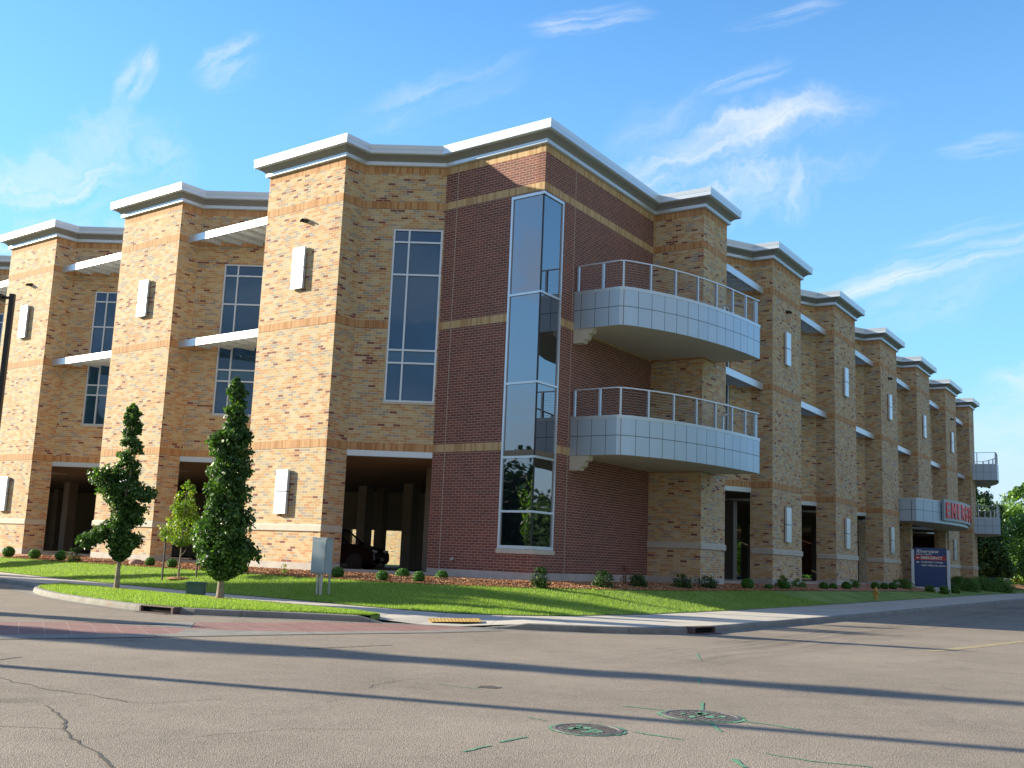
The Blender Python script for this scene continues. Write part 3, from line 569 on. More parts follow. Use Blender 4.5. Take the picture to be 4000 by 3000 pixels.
for c,w in (([(-24.97,-14.88),(-24.56,-14.89)],.04),([(-24.36,-14.85),(-23.94,-14.87)],.04),([(-22.92,-15.42),(-22.95,-15.6),(-22.98,-15.97)],.045),([(-20.28,-15.03),(-20.95,-15.3)],.05),([(-21.8,-15.75),(-22.24,-16.05)],.06),
    ([(-21.39,-15.92),(-21.39,-16.22),(-21.47,-16.61)],.06),([(-21.35,-14.5),(-21.29,-15.0)],.035),([(-22.92,-14.25),(-22.98,-14.5)],.03),([(-23.58,-16.69),(-23.88,-16.91)],.07),([(-23.11,-16.79),(-23.18,-17.2),(-23.05,-17.69)],.035),
    ([(-21.41,-11.93),(-21.4,-12.59)],.03),([(-17.63,-13.86),(-18.45,-14.21)],.035),([(-13.67,-12.16),(-14.93,-12.74)],.035)):
    ribbon('survey_paint',c,w,GPAINT,.005,.012)
ribbon('lane_paint',[(-8.2,-15.1),(-5,-15.6),(-1.49,-16.05)],.3,YPAINT,.004,.02)
def manhole(c,r,label,paint):
    e=empty('manhole',(c[0],c[1],0),label,'manhole cover','manhole covers in the asphalt')
    MB().lathe((c[0],c[1],0),[(r,.0),(r,.010),(r*.9,.012),(r*.88,.003)],40).build('rim',IRON,e,smooth=True)
    cv=MB(); cv.lathe((c[0],c[1],0),[(r*.88,.003),(r*.86,.007),(.0001,.007)],40)
    for k in range(-5,6):
        for q in range(-5,6):
            x,y=k*r*.15,q*r*.15
            if x*x+y*y<(r*.78)**2: cv.box((c[0]+x,c[1]+y,.009),(r*.08,r*.08,.008))
    cv.build('cover',IRON,e)
    pm=MB()
    for k in range(44):
        a0=2*pi*k/44; r0,r1=r*1.02,r*random.uniform(1.05,1.17); a1=a0+2*pi/44
        pm.face([(c[0]+r0*cos(a0),c[1]+r0*sin(a0),.0065),(c[0]+r1*cos(a0),c[1]+r1*sin(a0),.0055),(c[0]+r1*cos(a1),c[1]+r1*sin(a1),.0055),(c[0]+r0*cos(a1),c[1]+r0*sin(a1),.0065)])
    pm.build('paint_ring',GPAINT,e)
    for k in range(9):
        a=random.uniform(0,2*pi); q=random.uniform(0,r*.55); x,y=c[0]+q*cos(a),c[1]+q*sin(a); w=random.uniform(.04,.09); pp=[(x+w*random.uniform(.5,1.1)*cos(t_*.7)*1.3,y+w*random.uniform(.4,.9)*sin(t_*.7),.0142) for t_ in range(9)]
        sm=MB(); sm.face(pp); sm.build('paint_splash',GPAINT,e)
manhole((-23.15,-15.06),.34,'manhole cover ringed in green paint, nearest the camera',46)
manhole((-21.38,-15.48),.42,'manhole cover crossed by green spray marks, behind the nearer cover',30)
pt=MB()
pt.face([(-21.3+.0,-12.49,.0045),(-21.2,-12.70,.0045),(-21.05,-12.70,.0045),(-21.0,-12.5,.0045),(-21.12,-12.42,.0045)])
struct(pt.build('asphalt_patch',CRACK))
# ---------------------------------------------------------------- building
SK=R(-4.254); cS,sS=cos(SK),sin(SK)
def LP(x,y): return Vector((x*cS-y*sS,x*sS+y*cS))
B=empty('medical_building',(0,0,.75),'long tan brick medical building with stepped piers and a red brick corner block','building')
TOP=17.14
def part(mb,name,mt,parent=B,**k): return mb.build(name,mt,parent,**k)
def pier(pl,front,low):
    """pl: plan polygon; front: open path (outward on right) of the visible faces"""
    pm=MB()
    if low: pm.prism(low,1.1,5.51)
    pm.prism(pl,5.51,TOP); p=part(pm,'pier',TAN)
    if not low: return p
    part(MB().prism(low,.40,1.1),'foundation_block',CONC,p)
    sb=MB(); sweep(sb,front,[(.0,2.27),(.055,2.30),(.055,2.52),(.0,2.56),(-.02,2.56),(-.02,2.27)]); part(sb,'stone_band',STONE,p)
    return p
def sconce(cx,cy,n,zc,par):
    n=Vector(n).normalized(); d=Vector((-n.y,n.x)); ax=(d.x,d.y)
    s=MB(); h=1.74
    for z0,z1 in ((zc-h/2,zc-.015),(zc+.015,zc+h/2)):
        c=Vector((cx,cy))+n*.10; s.box((c.x,c.y,(z0+z1)/2),(.70,.12,z1-z0),ax)
    o=part(s,'wall_light',WHITEM,par,bevel=.01)
    c=Vector((cx,cy))+n*.04; part(MB().box((c.x,c.y,zc),(.60,.10,h-.06),ax),'backing',DKMET,o)
    return o
def hood(cx,cy,n,z,par):
    n=Vector(n).normalized(); d=Vector((-n.y,n.x)); s=MB(); K=8
    for k in range(K):
        a0,a1=pi*k/K,pi*(k+1)/K; r=.13
        def q(a,o,zz): p=Vector((cx,cy))+d*r*cos(a)+n*o; return (p.x,p.y,z+r*sin(a)*.9+zz)
        s.face([q(a0,0,0),q(a1,0,0),q(a1,.24,-.07),q(a0,.24,-.07)]); s.face([q(a0,0,-.012),q(a0,.24,-.082),q(a1,.24,-.082),q(a1,0,-.012)])
    p=Vector((cx,cy))+n*.06; s.box((p.x,p.y,z),(.18,.12,.12),(d.x,d.y))
    return part(s,'vent_hood',DKMET,par)
def window(P,d,s0,s1,z0,z1,vs,hs,dep=.10,sill=True,blind=None):
    P=Vector(P); d=Vector(d).normalized(); n=Vector((d.y,-d.x)); f=MB(); w=.075
    def c2(s,o): q=P+d*s+n*o; return q
    def bar(sa,sb,za,zb,th=.13):
        q=c2((sa+sb)/2,-dep); f.box((q.x,q.y,(za+zb)/2),(sb-sa,th,zb-za),(d.x,d.y))
    bar(s0,s1,z1-w,z1); bar(s0,s1,z0,z0+w); bar(s0,s0+w,z0+w,z1-w,.126); bar(s1-w,s1,z0+w,z1-w,.126)
    for v in vs: bar(s0+v-.035,s0+v+.035,z0+w,z1-w,.122)
    for h in hs: bar(s0+w,s1-w,h-.035,h+.035,.118)
    o=part(f,'window',WHITEM,B); g_=MB(); sv=[s0+w]+[s0+v for v in vs]+[s1-w]; hv=[z0+w]+sorted(hs)+[z1-w]
    for i in range(len(sv)-1):
        for j in range(len(hv)-1):
            a,b2=c2(sv[i],-dep-.01),c2(sv[i+1],-dep-.01); mi=0
            if blind is not None: mi=blind[j]
            g_.face([(a.x,a.y,hv[j]),(b2.x,b2.y,hv[j]),(b2.x,b2.y,hv[j+1]),(a.x,a.y,hv[j+1])],mi=mi)
    part(g_,'pane',[GL_D,GL_M,GL_B],o)
    if sill:
        s=MB(); q=c2((s0+s1)/2,-.04); s.box((q.x,q.y,z0-.045),(s1-s0+.06,.16,.09),(d.x,d.y)); part(s,'sill',STONE,o)
    return o
def recess(P,Q,win,la=0.0,lb=1.0):
    P,Q=Vector(P),Vector(Q); L=(Q-P).length; d=(Q-P)/L; n=Vector((d.y,-d.x)); mb=MB(); holes=[]
    if win: holes=[(win[0],win[1],7.46,14.53)]
    wall(mb,P,Q,5.52,TOP,.35,holes); o=part(mb,'recess_wall',TAN)
    c=P+(Q-P)*(la+lb)/2-n*.03; part(MB().box((c.x,c.y,5.405),(L*(lb-la),.10,.225),(d.x,d.y)),'lintel',WHITEM,o)
    c=(P+Q)/2-n*.25; part(MB().box((c.x,c.y,.78),(L,.5,.30),(d.x,d.y)),'door_curb',CONC,o)
    if win: window(P,d,win[0],win[1],7.46,14.53,win[2],[9.03,9.55,12.63,13.98],blind=[1,2,1,1,0] if random.random()<.99 else None)
    return o
def sunshade(F0,F1,W0,W1,z):
    """triangular louvred shade: front edge F0->F1, wall line W0->W1 behind it"""
    F0,F1,W0,W1=map(Vector,(F0,F1,W0,W1)); d=(F1-F0); L=d.length; d=d/L
    back=Vector((-d.y,d.x)); 
    if (W1-F1).dot(back)<0: back=-back
    s=MB(); c=(F0+F1)/2; s.box((c.x,c.y,z+.165),(L,.07,.33),(d.x,d.y))
    o=part(s,'sunshade',WHITEM)
    wd=(W1-W0)
    def depth(t):   # distance from front line to the wall along back
        p=F0+d*t; den=wd.x*back.y-wd.y*back.x
        if abs(den)<1e-6: return 0
        q=((p.x-W0.x)*wd.y-(p.y-W0.y)*wd.x)/(-(back.x*wd.y-back.y*wd.x)); return max(q,0)
    k=int(L/.85)
    for i in range(1,k+1):
        t=L*i/(k+.5); D=depth(t)
        if D<.2: continue
        p=F0+d*t+back*(D/2); part(MB().box((p.x,p.y,z+.13),(D-.05,.05,.16),(back.x,back.y)),'rafter',SILV,o)
    bl=MB(); mx=depth(L)
    y=.18
    while y<mx-.1:
        # blade parallel to the front from where the wall is deeper than y
        t0=0
        while t0<L and depth(t0)<y: t0+=.1
        if L-t0>.3:
            a=F0+d*t0+back*y; b2=F1+back*y; bl.beam((a.x,a.y,z+.2),(b2.x,b2.y,z+.2),.125,.02,(back.x*.5,back.y*.5,.85))
        y+=.215
    part(bl,'louvre_blades',WHITEM,o)
    return o
outline=[]
wl=dict(win=(1.30,3.31,[.65]))
for k in range(5,-1,-1):
    y0=7.658+k*10.702; y1=y0+4.601; D,E=LP(-3.034,y0),LP(-3.034,y1); Bk=LP(-1.933,y0-.02)
    pl=[D,LP(2.75,y0),LP(2.75,y1),E] if k else [D,LP(.6,y0),LP(.6,y1),E]
    p=pier(pl,[LP(-1.98,y1),E,D,LP(-1.98,y0)],[D,LP(-1.93,y0),LP(-1.93,y1),E])
    n=LP(-1,0); c=LP(-3.034,y0+2.25)
    sconce(c.x,c.y,n,12.83,p); sconce(c.x,c.y,n,3.80,p)
    if k in (0,2,4): c=LP(-3.034,y0+2.1); hood(c.x,c.y,n,14.82,p)
    outline+=[E,D,LP(-1.933,y0)]
    if k:
        yE=y0-10.702+4.601; Rk=LP(-1.933+(y0-yE)*.708,yE)
        recess(LP(-1.933,y0),Rk,(1.27,3.9,[.65,1.96]),0,.62); outline.append(Rk)
        for z in (15.34,10.40): sunshade(LP(-2.52,y0),LP(-2.52,yE),LP(-1.933,y0),Rk,z)
A=LP(0,4.927); recess(LP(-1.933,7.658),A,(1.30,3.30,[.65]))
outline+=[A]
# red corner block
rc=MB(); O=Vector((0,0))
LA_=4.927
wall(rc,A,O,1.1,TOP,.30,[(LA_-1.55,LA_,1.93,15.29)]); F=Vector((9.474,0)); wall(rc,O,F,1.1,TOP,.30,[(0,1.50,1.93,15.29)])
part(rc,'corner_wall',RED)
fb=MB(); wall(fb,A,O,.40,1.1,.30); wall(fb,O,F,.40,1.1,.30); part(fb,'foundation',CONC)
cj=MB()
for P,Q,s in ((A,O,.62),(O,F,2.35)):
    d=(Q-P).normalized(); n=Vector((d.y,-d.x)); c=P+d*s+n*.001; cj.box((c.x,c.y,9.0),(.016,.008,15.9),(d.x,d.y))
part(cj,'control_joint',STONE)
# corner window
wf=MB(); dA=(O-A).normalized(); nA=Vector((dA.y,-dA.x)); dB=Vector((1,0)); nB=Vector((0,-1)); inC=O-(nA+nB)*.06
def cbar(s0,s1,z0,z1,side,th=.12,off=-.06):
    if side==0: P,d,n=A,dA,nA
    else: P,d,n=O,dB,nB
    q=P+d*((s0+s1)/2)+n*off; wf.box((q.x,q.y,(z0+z1)/2),(s1-s0,th,z1-z0),(d.x,d.y))
zl=[1.94,3.27,5.25,8.0,11.39,15.25]
for i,z in enumerate(zl):
    h=.04 if 0<i<5 else .055; zc=z if 0<i<5 else (z+.05 if i==0 else z-.02)
    cbar(LA_-1.55,LA_-.0,zc-h,zc+h,0); cbar(.0,1.50,zc-h,zc+h,1)
cbar(LA_-1.55,LA_-1.46,1.93,15.29,0,.125); cbar(1.42,1.50,1.93,15.29,1,.125)
cwin=part(wf,'corner_window',WHITEM)
gp=MB()
a=A+dA*(LA_-1.5)-nA*.05; c0=Vector((.05,.05)); b2=Vector((1.46,.05))
for i in range(5):
    gp.face([(a.x,a.y,zl[i]),(c0.x,c0.y,zl[i]),(c0.x,c0.y,zl[i+1]),(a.x,a.y,zl[i+1])]); gp.face([(c0.x,c0.y,zl[i]),(b2.x,b2.y,zl[i]),(b2.x,b2.y,zl[i+1]),(c0.x,c0.y,zl[i+1])])
part(gp,'pane',GL_C,cwin); part(MB().box((.06,.06,8.6),(.05,.05,13.3)),'corner_mullion',DKMET,cwin)
ss=MB(); sweep(ss,[A+dA*(LA_-1.58),O,Vector((1.55,0))],[(.0,1.76),(.05,1.76),(.05,1.90),(.0,1.93),(-.28,1.93),(-.28,1.76)]); part(ss,'sill',STONE,cwin)
outline+=[O,F]
# right-hand facade
xr=lambda k:7.525+10.732*k
prevH=None
for k in range(7):
    if k==0: G,H=Vector((9.45,-2.44)),Vector((12.12,-2.44))
    elif k<6: G,H=Vector((xr(k),-2.466)),Vector((xr(k)+4.501,-2.466))
    else: G,H=Vector((71.9,-2.466)),Vector((74.3,-2.466))
    pl=[G,H,Vector((H.x,2.75)),Vector((G.x,2.75))]
    if k in(0,): pl=[G,H,Vector((H.x,2.75)),Vector((G.x+.05,2.75)),Vector((G.x+.05,.3))]; pl=[G,H,Vector((H.x,2.75)),Vector((G.x,2.75))]
    p=pier(pl,[Vector((G.x,-1.38 if k else 0)),G,H,Vector((H.x,-1.38))],[G,H,Vector((H.x,-1.33 if k else .3)),Vector((G.x,-1.33 if k else .3))] if k!=4 else None)
    if k and k<6:
        c=(G+H)/2-Vector((.20,0)); sconce(c.x,c.y,(0,-1),12.83,p)
        if k!=4: sconce(c.x,c.y,(0,-1),3.80,p)
        if k in (1,3,5): hood(c.x+.1,c.y,(0,-1),14.82,p)
    if k:
        I=Vector((G.x,-1.35)); T=Vector((prevH.x,-1.35+(G.x-prevH.x)*.577))
        recess(T,I,((I-T).length-3.9,(I-T).length-1.36,[.58,1.89]),.42,1)
        for z in (15.34,10.40): sunshade((G.x,-1.95),(prevH.x,-1.95),I,T,z)
        outline+=[T,I]
    outline+=[G,H]; prevH=H
# far red corner (mirrored) and back walls
X2=83.6
outline+=[Vector((74.3,0)),Vector((X2,0)),Vector((X2,18.5))]
rc=MB(); wall(rc,(74.3,0),(X2,0),1.1,TOP,.3); wall(rc,(X2,0),(X2,18.5),1.1,TOP,.3); part(rc,'end_wall',RED)
outline=[Vector(p) for p in outline]
back=[Vector((X2,18.5)),Vector((19.5,18.5)),LP(15.5,61),outline[0]+Vector((0,.0))]
bk=MB(); wall(bk,(X2,18.5),(19.5,18.5),5.52,TOP,.3); q=LP(15.5,66); wall(bk,(19.5,18.5),q,5.52,TOP,.3); wall(bk,q,outline[0],1.0,TOP,.3); part(bk,'rear_wall',TAN)
foot=outline[:-1]+[Vector((X2-.31,18.2)),Vector((19.2,18.2)),LP(15.2,65.7)]
def slab(name,z0,z1,mt):
    mb=MB(); mb.prism([(p.x,p.y) for p in shr],z0,z1); return part(mb,name,mt,tri=True)
# shrink the footprint a little so that slabs never lie in the walls' outer planes
def inset(pl,dist):
    n=len(pl); out=[]
    for i in range(n):
        a,b,c=pl[i-1],pl[i],pl[(i+1)%n]; d0=(b-a).normalized(); d1=(c-b).normalized(); n0=Vector((-d0.y,d0.x)); n1=Vector((-d1.y,d1.x)); mv=n0+n1; mv=mv/max(mv.length_squared/2,.35); out.append(b+mv*dist)
    return out
shr=inset(foot,.06)
slab('roof',TOP-.12,TOP-.02,ROOFM)
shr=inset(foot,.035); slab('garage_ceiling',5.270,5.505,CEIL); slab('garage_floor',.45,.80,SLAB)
# cornice
cn=MB(); sweep(cn,outline,[(-.3,17.50),(.47,17.50),(.50,17.53),(.50,17.685),(.485,17.69),(.50,17.695),(.52,17.87),(.50,17.88),(-.3,17.88)]); cor=part(cn,'cornice',WHITEM)
cn=MB(); sweep(cn,outline,[(-.25,17.29),(.12,17.29),(.15,17.31),(.20,17.37),(.34,17.48),(.36,17.52),(-.25,17.52)]); part(cn,'frieze',FRIEZE,cor)
cn=MB(); sweep(cn,outline,[(-.2,17.13),(.09,17.13),(.13,17.16),(.13,17.30),(-.2,17.30)]); part(cn,'lower_trim',WHITEM,cor)
# garage columns and a few interior walls
for i in range(8):
    for y in (7.4,13.6):
        x=4.0+i*10.7
        if i==3 and y<8: continue
        part(MB().box((x,y,3.0),(.62,.62,4.6)),'garage_column',COLM)
for k in range(1,5):
    for x in (6.8,12.2):
        q=LP(x,9.9+k*10.7); part(MB().box((q.x,q.y,3.0),(.62,.62,4.6),(cS,sS)),'garage_column',COLM)
hd=MB(); wall(hd,(18.95,20.6),(17.2,26.6),2.95,5.3,.2); part(hd,'rear_header',COLM); hd=MB(); wall(hd,(60.5,18.3),(69.5,18.3),4.1,5.3,.2); part(hd,'rear_header',COLM)
iw=MB(); wall(iw,(2.9,3.6),(8.9,9.9),.8,5.3,.2); part(iw,'stair_wall',COLM)
iw=MB(); wall(iw,(19.3,18.3),(60.5,18.3),.8,5.3,.2); wall(iw,(69.5,18.3),(83,18.3),.8,5.3,.2); part(iw,'rear_ground_wall',TAN)
iw=MB(); q0,q1=LP(17.2,26.6),LP(15.3,64); wall(iw,q0,q1,.8,5.3,.2); part(iw,'inner_ground_wall',COLM)
iw=MB(); wall(iw,(19.2,18.2),(18.95,20.6),.8,5.3,.2); part(iw,'inner_ground_wall',COLM)
part(MB().box((24.3,2.05,3.0),(.55,.55,4.6)),'garage_column',COLM); part(MB().box((14.6,19.2,3.0),(.5,.5,4.6)),'garage_column',COLM); part(MB().box((12.2,15.2,3.0),(.6,.6,4.6)),'garage_column',COLM)
# balconies
def arcpts(mir=None):
    pts=[(2.50,.0),(2.42,-2.02),(2.55,-2.22),(2.80,-2.42),(3.2,-2.66),(3.8,-3.0),(4.5,-3.32),(5.3,-3.62),(6.2,-3.88),(7.2,-4.11),(8.2,-4.29),(9.3,-4.43),(10.72,-4.53),(10.90,-2.44)]
    if mir: pts=[(mir-p[0],p[1]) for p in pts][::-1]
    return [Vector(p) for p in pts]
def balcony(z0,mir=None,lab=None):
    pa=arcpts(mir); z1=z0+1.46
    poly=[(p.x,p.y) for p in pa]
    cp=(mir-9.45,.0) if mir else (9.45,.0); cp2=(mir-9.45,-2.44) if mir else (9.45,-2.44)
    full=poly+[cp2,cp] if not mir else [cp,cp2]+poly
    f=MB()
    # fascia skin with running panel joints
    cum=0; n=len(pa)
    for i in range(n-1):
        a,b2=pa[i],pa[i+1]; L=(b2-a).length
        f.face([(a.x,a.y,z0),(b2.x,b2.y,z0),(b2.x,b2.y,z1),(a.x,a.y,z1)],uv=[(cum+.3,.02),(cum+L+.3,.02),(cum+L+.3,1.305),(cum+.3,1.305)])
        cum+=L
    bal=part(f,'balcony',PANEL)
    part(MB().prism([(p.x,p.y) for p in inset([Vector(p) for p in full],.02)],z0+.004,z0+.25),'soffit',SOFF,bal,tri=True)
    capm=MB(); sweep(capm,pa,[(-.16,z1-.10),(.012,z1-.10),(.015,z1+.0),(.015,z1+.03),(-.16,z1+.03)]); part(capm,'cap_rail',SILV,bal)
    # inner parapet face and deck
    inn=MB(); sweep(inn,pa,[(-.14,z0+.2),(-.02,z0+.2),(-.02,z1-.12),(-.14,z1-.12)]); part(inn,'parapet',SILV,bal)
    # railing
    rp=[]; tot=0; path=pa; cl_=[0]
    for i in range(1,n): cl_.append(cl_[-1]+(path[i]-path[i-1]).length)
    def at(s,off=-.10):
        i=max(j for j in range(n-1) if cl_[j]<=s+1e-6); a,b2=path[i],path[i+1]; d=(b2-a).normalized(); nn=Vector((d.y,-d.x)); p=a+d*(s-cl_[i])+nn*off; return p,d
    stops=[.10,1.22,2.16,3.40,4.65,5.95,7.20,8.45,9.60,10.55,11.0,12.55]
    stops=[s for s in stops if s<cl_[-1]-.05]+[cl_[-1]-.06]
    if mir: stops=[cl_[-1]-s for s in stops][::-1]
    zr=z1+1.05
    for s in stops:
        p,d=at(s); part(MB().box((p.x,p.y,(z1+zr)/2+.01),(.075,.10,zr-z1-.02),(d.x,d.y)),'rail_post',SILV,bal)
    rail=MB(); ins=[at(s)[0] for s in sorted(set([stops[0]]+[c for c in cl_[1:-1]]+[stops[-1]]))]
    for i in range(len(ins)-1): rail.beam((ins[i].x,ins[i].y,zr+.02),(ins[i+1].x,ins[i+1].y,zr+.02),.07,.045)
    part(rail,'top_rail',WHITEM,bal)
    cb=MB()
    for k in range(9):
        z=z1+.13+k*.10
        for i in range(len(ins)-1): cb.beam((ins[i].x,ins[i].y,z),(ins[i+1].x,ins[i+1].y,z),.006,.006)
    part(cb,'cable_rail',GALV,bal)
    # corbel under the wall end
    x=(2.62 if not mir else mir-2.62); sg=1 if not mir else -1
    co=MB(); pr=[(0,0),(0,-.56),(-.42,-.56),(-.46,-.46),(-.60,-.40),(-.63,-.24),(-.80,-.18),(-.84,0)]
    for s_ in (0,):
        n_=len(pr); L0=[(x-.11,y,z0+z) for y,z in pr]; L1=[(x+.24*sg,y,z0+z) for y,z in pr]
        for i in range(n_): j=(i+1)%n_; co.face([L0[i],L0[j],L1[j],L1[i]])
        co.face(L0); co.face(L1[::-1])
    part(co,'corbel',STONE,bal)
    return bal
balcony(10.45); balcony(5.53); balcony(10.45,83.9); balcony(5.53,83.9)
# entrance canopy with the red letters
ca=[Vector((44.4,-2.4)),Vector((44.4,-3.56))]+[Vector((52.7+8.3*t,-5.1+1.54*t*t)) for t in [-.93+.155*i for i in range(13)]]+[Vector((61.0,-3.56)),Vector((61.0,-2.4))]
f=MB(); cum=0
for i in range(len(ca)-1):
    a,b2=ca[i],ca[i+1]; L=(b2-a).length; f.face([(a.x,a.y,5.25),(b2.x,b2.y,5.25),(b2.x,b2.y,6.8),(a.x,a.y,6.8)],uv=[(cum*.5+.2,.04),((cum+L)*.5+.2,.04),((cum+L)*.5+.2,1.28),(cum*.5+.2,1.28)]); cum+=L
can=part(f,'entrance_canopy',PANEL)
cin=[(p.x,p.y) for p in inset([Vector(p) for p in ca]+[Vector((61,-1.9)),Vector((44.4,-1.9))],.03)]; part(MB().prism(cin,5.26,5.4),'soffit',SOFF,can,tri=True); part(MB().prism(cin,6.55,6.7),'canopy_roof',ROOFM,can,tri=True)
cm=MB(); sweep(cm,ca,[(-.1,6.72),(.03,6.72),(.03,6.84),(-.1,6.84)]); part(cm,'cap_rail',SILV,can)
arc=lambda x:-5.1+1.54*((x-52.7)/8.3)**2
sp=MB(); pts=[Vector((47.7+ .5*i,arc(47.7+.5*i))) for i in range(21)]; sweep(sp,pts,[(.05,5.48),(.22,5.48),(.22,6.98),(.05,6.98)]); part(sp,'letter_backing',GREYP,can)
def textmesh(s,size,loc,rot,mt,name,parent,ext=.01,bold=0.0,shear=0.0,align='LEFT',sx=1.0):
    cu=bpy.data.curves.new(name,'FONT'); cu.body=s; cu.size=size; cu.extrude=ext; cu.offset=bold; cu.shear=shear; cu.align_x=align; cu.resolution_u=3
    o=bpy.data.objects.new('tmp',cu); C.objects.link(o); bpy.context.view_layer.update(); dg=bpy.context.evaluated_depsgraph_get(); me=bpy.data.meshes.new_from_object(o.evaluated_get(dg)); bpy.data.objects.remove(o)
    M=Matrix.Translation(loc)@rot.to_4x4()@Matrix.Diagonal((sx,1,1,1)); me.transform(M); me.materials.clear(); me.materials.append(mt); me.name=name
    n=bpy.data.objects.new(name,me); C.objects.link(n)
    if parent: n.parent=parent; n.matrix_parent_inverse=Matrix.Translation(-parent_loc(parent))
    return n
def face_rot(n): # text lying upright facing direction n (2D)
    z=Vector((n[0],n[1],0)).normalized(); y=Vector((0,0,1)); x=y.cross(z); return Matrix((x,y,z)).transposed()
for i,chh in enumerate('EMERGENCY'):
    x=48.25+i*1.10; nx=Vector((2*1.54*(x-52.7)/8.3**2,-1)).normalized(); p=Vector((x,arc(x)))+nx*.23
    textmesh(chh,1.55,(p.x,p.y,5.70),face_rot(nx),REDL,'sign_letter',can,.05,.035,0,'CENTER',.82)
# entrance surround under the canopy
for x in (47.9,60.3):
    ec=part(MB().box((x,-2.15,3.27),(.62,.6,4.0)),'entrance_column',TAN); part(MB().box((x,-2.15,.95),(.66,.64,.66)),'column_base',CONC,ec)
ew=MB(); wall(ew,(45.2,.6),(47.9,.6),.8,5.27,.2); part(ew,'vestibule_wall',TAN); ew=MB(); wall(ew,(56.0,.6),(60.3,.6),.8,5.27,.2); part(ew,'vestibule_wall',TAN)
# small hose bib on the red wall
p=A+dA*(4.927-3.607/cos(SK)) ; hb=MB(); c=p+nA*.05; hb.box((c.x,c.y,1.48),(.13,.10,.09),(dA.x,dA.y)); hb.tube([(c.x,c.y,1.47),(c.x+nA.x*.1,c.y+nA.y*.1,1.42)],.02); part(hb,'wall_faucet',GALV)
# ---------------------------------------------------------------- second brick building in the courtyard
B2=empty('brick_annex',(52,52,.5),'sunlit tan brick wall seen through the garage opening behind the black car','building')
w=MB(); wall(w,(50,90),(50,38),.5,9.5,.4,[(24.5,28.5,.7,4.6)]); wall(w,(50,38),(80,38),.5,9.5,.4); w.build('wall',TAN,B2); MB().box((50.15,63.5,2.65),(.1,4.0,3.9)).build('overhead_door',WHITEM,B2); MB().box((65.3,64.3,9.4),(29.9,50,.2)).build('roof',ROOFM,B2)
# ---------------------------------------------------------------- cars in the garage
def car(loc,rot,label,suv=True):
    e=empty('parked_car',(0,0,0),label,'car')
    H=1.80 if suv else 1.44; Wd=1.90; wz=1.08 if suv else .92
    low=[(-2.25,.28),(-2.36,.5),(-2.30,wz-.08),(-2.22,wz),(1.22,wz+.04),(1.5,wz),(2.12,wz-.13),(2.36,wz-.32),(2.38,.45),(2.25,.28)]
    b=MB(); n=len(low); yl=lambda z:Wd/2-(.05 if z>wz-.05 else 0)
    L_=[(x,-yl(z),z) for x,z in low]; R_=[(x,yl(z),z) for x,z in low]
    for i in range(n): j=(i+1)%n; b.face([L_[i],L_[j],R_[j],R_[i]])
    b.face(L_[::-1]); b.face(R_); b.build('body',BLACK,e,merge=True,bevel=.05)
    tp=[(-1.95,H-.10),(-1.5,H-.03),(-.6,H),(.15,H-.02),(.48,H-.09)]; yr=Wd/2-.22
    rf=MB()
    for i in range(len(tp)-1):
        (x0,z0),(x1,z1)=tp[i],tp[i+1]; rf.hexa([(x0,-yr,z0-.06),(x1,-yr,z1-.06),(x1,yr,z1-.06),(x0,yr,z0-.06),(x0,-yr,z0),(x1,-yr,z1),(x1,yr,z1),(x0,yr,z0)])
    rf.build('roof_panel',BLACK,e,merge=True)
    pl=MB()
    for sg in (-1,1):
        for (xb,xt,zt_,w) in ((1.22,.46,H-.10,.07),(.20,.10,H-.04,.09),(-.78,-.82,H-.03,.10),(-2.1,-1.78,H-.08,.28)):
            pl.beam((xb,sg*(Wd/2-.06),wz-.02),(xt,sg*(yr-.02),zt_),w,.05,(0,1,0) if True else None)
    pl.build('pillars',BLACK,e)
    gl=MB()
    for sg in (-1,1):
        for q in ([(-2.0,wz),(-1.7,H-.10),(-.82,H-.06),(-.80,wz)],[(-.78,wz),(-.80,H-.06),(.10,H-.07),(.18,wz)],[(.22,wz),(.12,H-.07),(.44,H-.13),(1.16,wz)]):
            gl.face([(x,sg*(Wd/2-.07-(z-wz)*.22),z) for x,z in q])
    gl.face([(.47,-yr+.05,H-.12),(.47,yr-.05,H-.12),(1.22,.82,wz),(1.22,-.82,wz)]); gl.build('window_glass',DGL,e)
    st=MB()
    for sy in (-.4,.4):
        for sx in (-.15,-1.1): st.hexa([(sx-.3,sy-.25,.5),(sx+.3,sy-.25,.5),(sx+.3,sy+.25,.5),(sx-.3,sy+.25,.5),(sx-.42,sy-.22,1.42 if suv else 1.2),(sx-.28,sy-.22,1.42 if suv else 1.2),(sx-.28,sy+.22,1.42 if suv else 1.2),(sx-.42,sy+.22,1.42 if suv else 1.2)])
    st.build('seats',RUB,e)
    for x in (-1.42,1.45):
        for y in (-Wd/2+.10,Wd/2-.10):
            wv=MB(); wv.tube([(x,y-.115,.36),(x,y+.115,.36)],.36,20); wo_=wv.build('wheel',RUB,e)
            MB().tube([(x,y-.125,.36),(x,y+.125,.36)],.21,12).build('rim',DKMET,wo_)
    for y in (-.68,.68): MB().box((2.24,y,wz-.25),(.18,.38,.13)).build('headlight',LENSM,e,bevel=.02)
    MB().box((2.39,0,.50),(.04,.32,.15)).build('licence_plate',COLM,e); MB().box((2.37,0,.70),(.06,.8,.16)).build('grille',DKMET,e)
    for y in (-1.02,1.02): MB().box((.98,y,wz+.08),(.12,.2,.15)).build('side_mirror',BLACK,e,bevel=.02)
    e.location=loc; e.rotation_euler=(0,0,rot); return e
car((2.75,12.0,.80),R(-70),'black sport utility vehicle parked inside the garage opening beside the red brick wall')
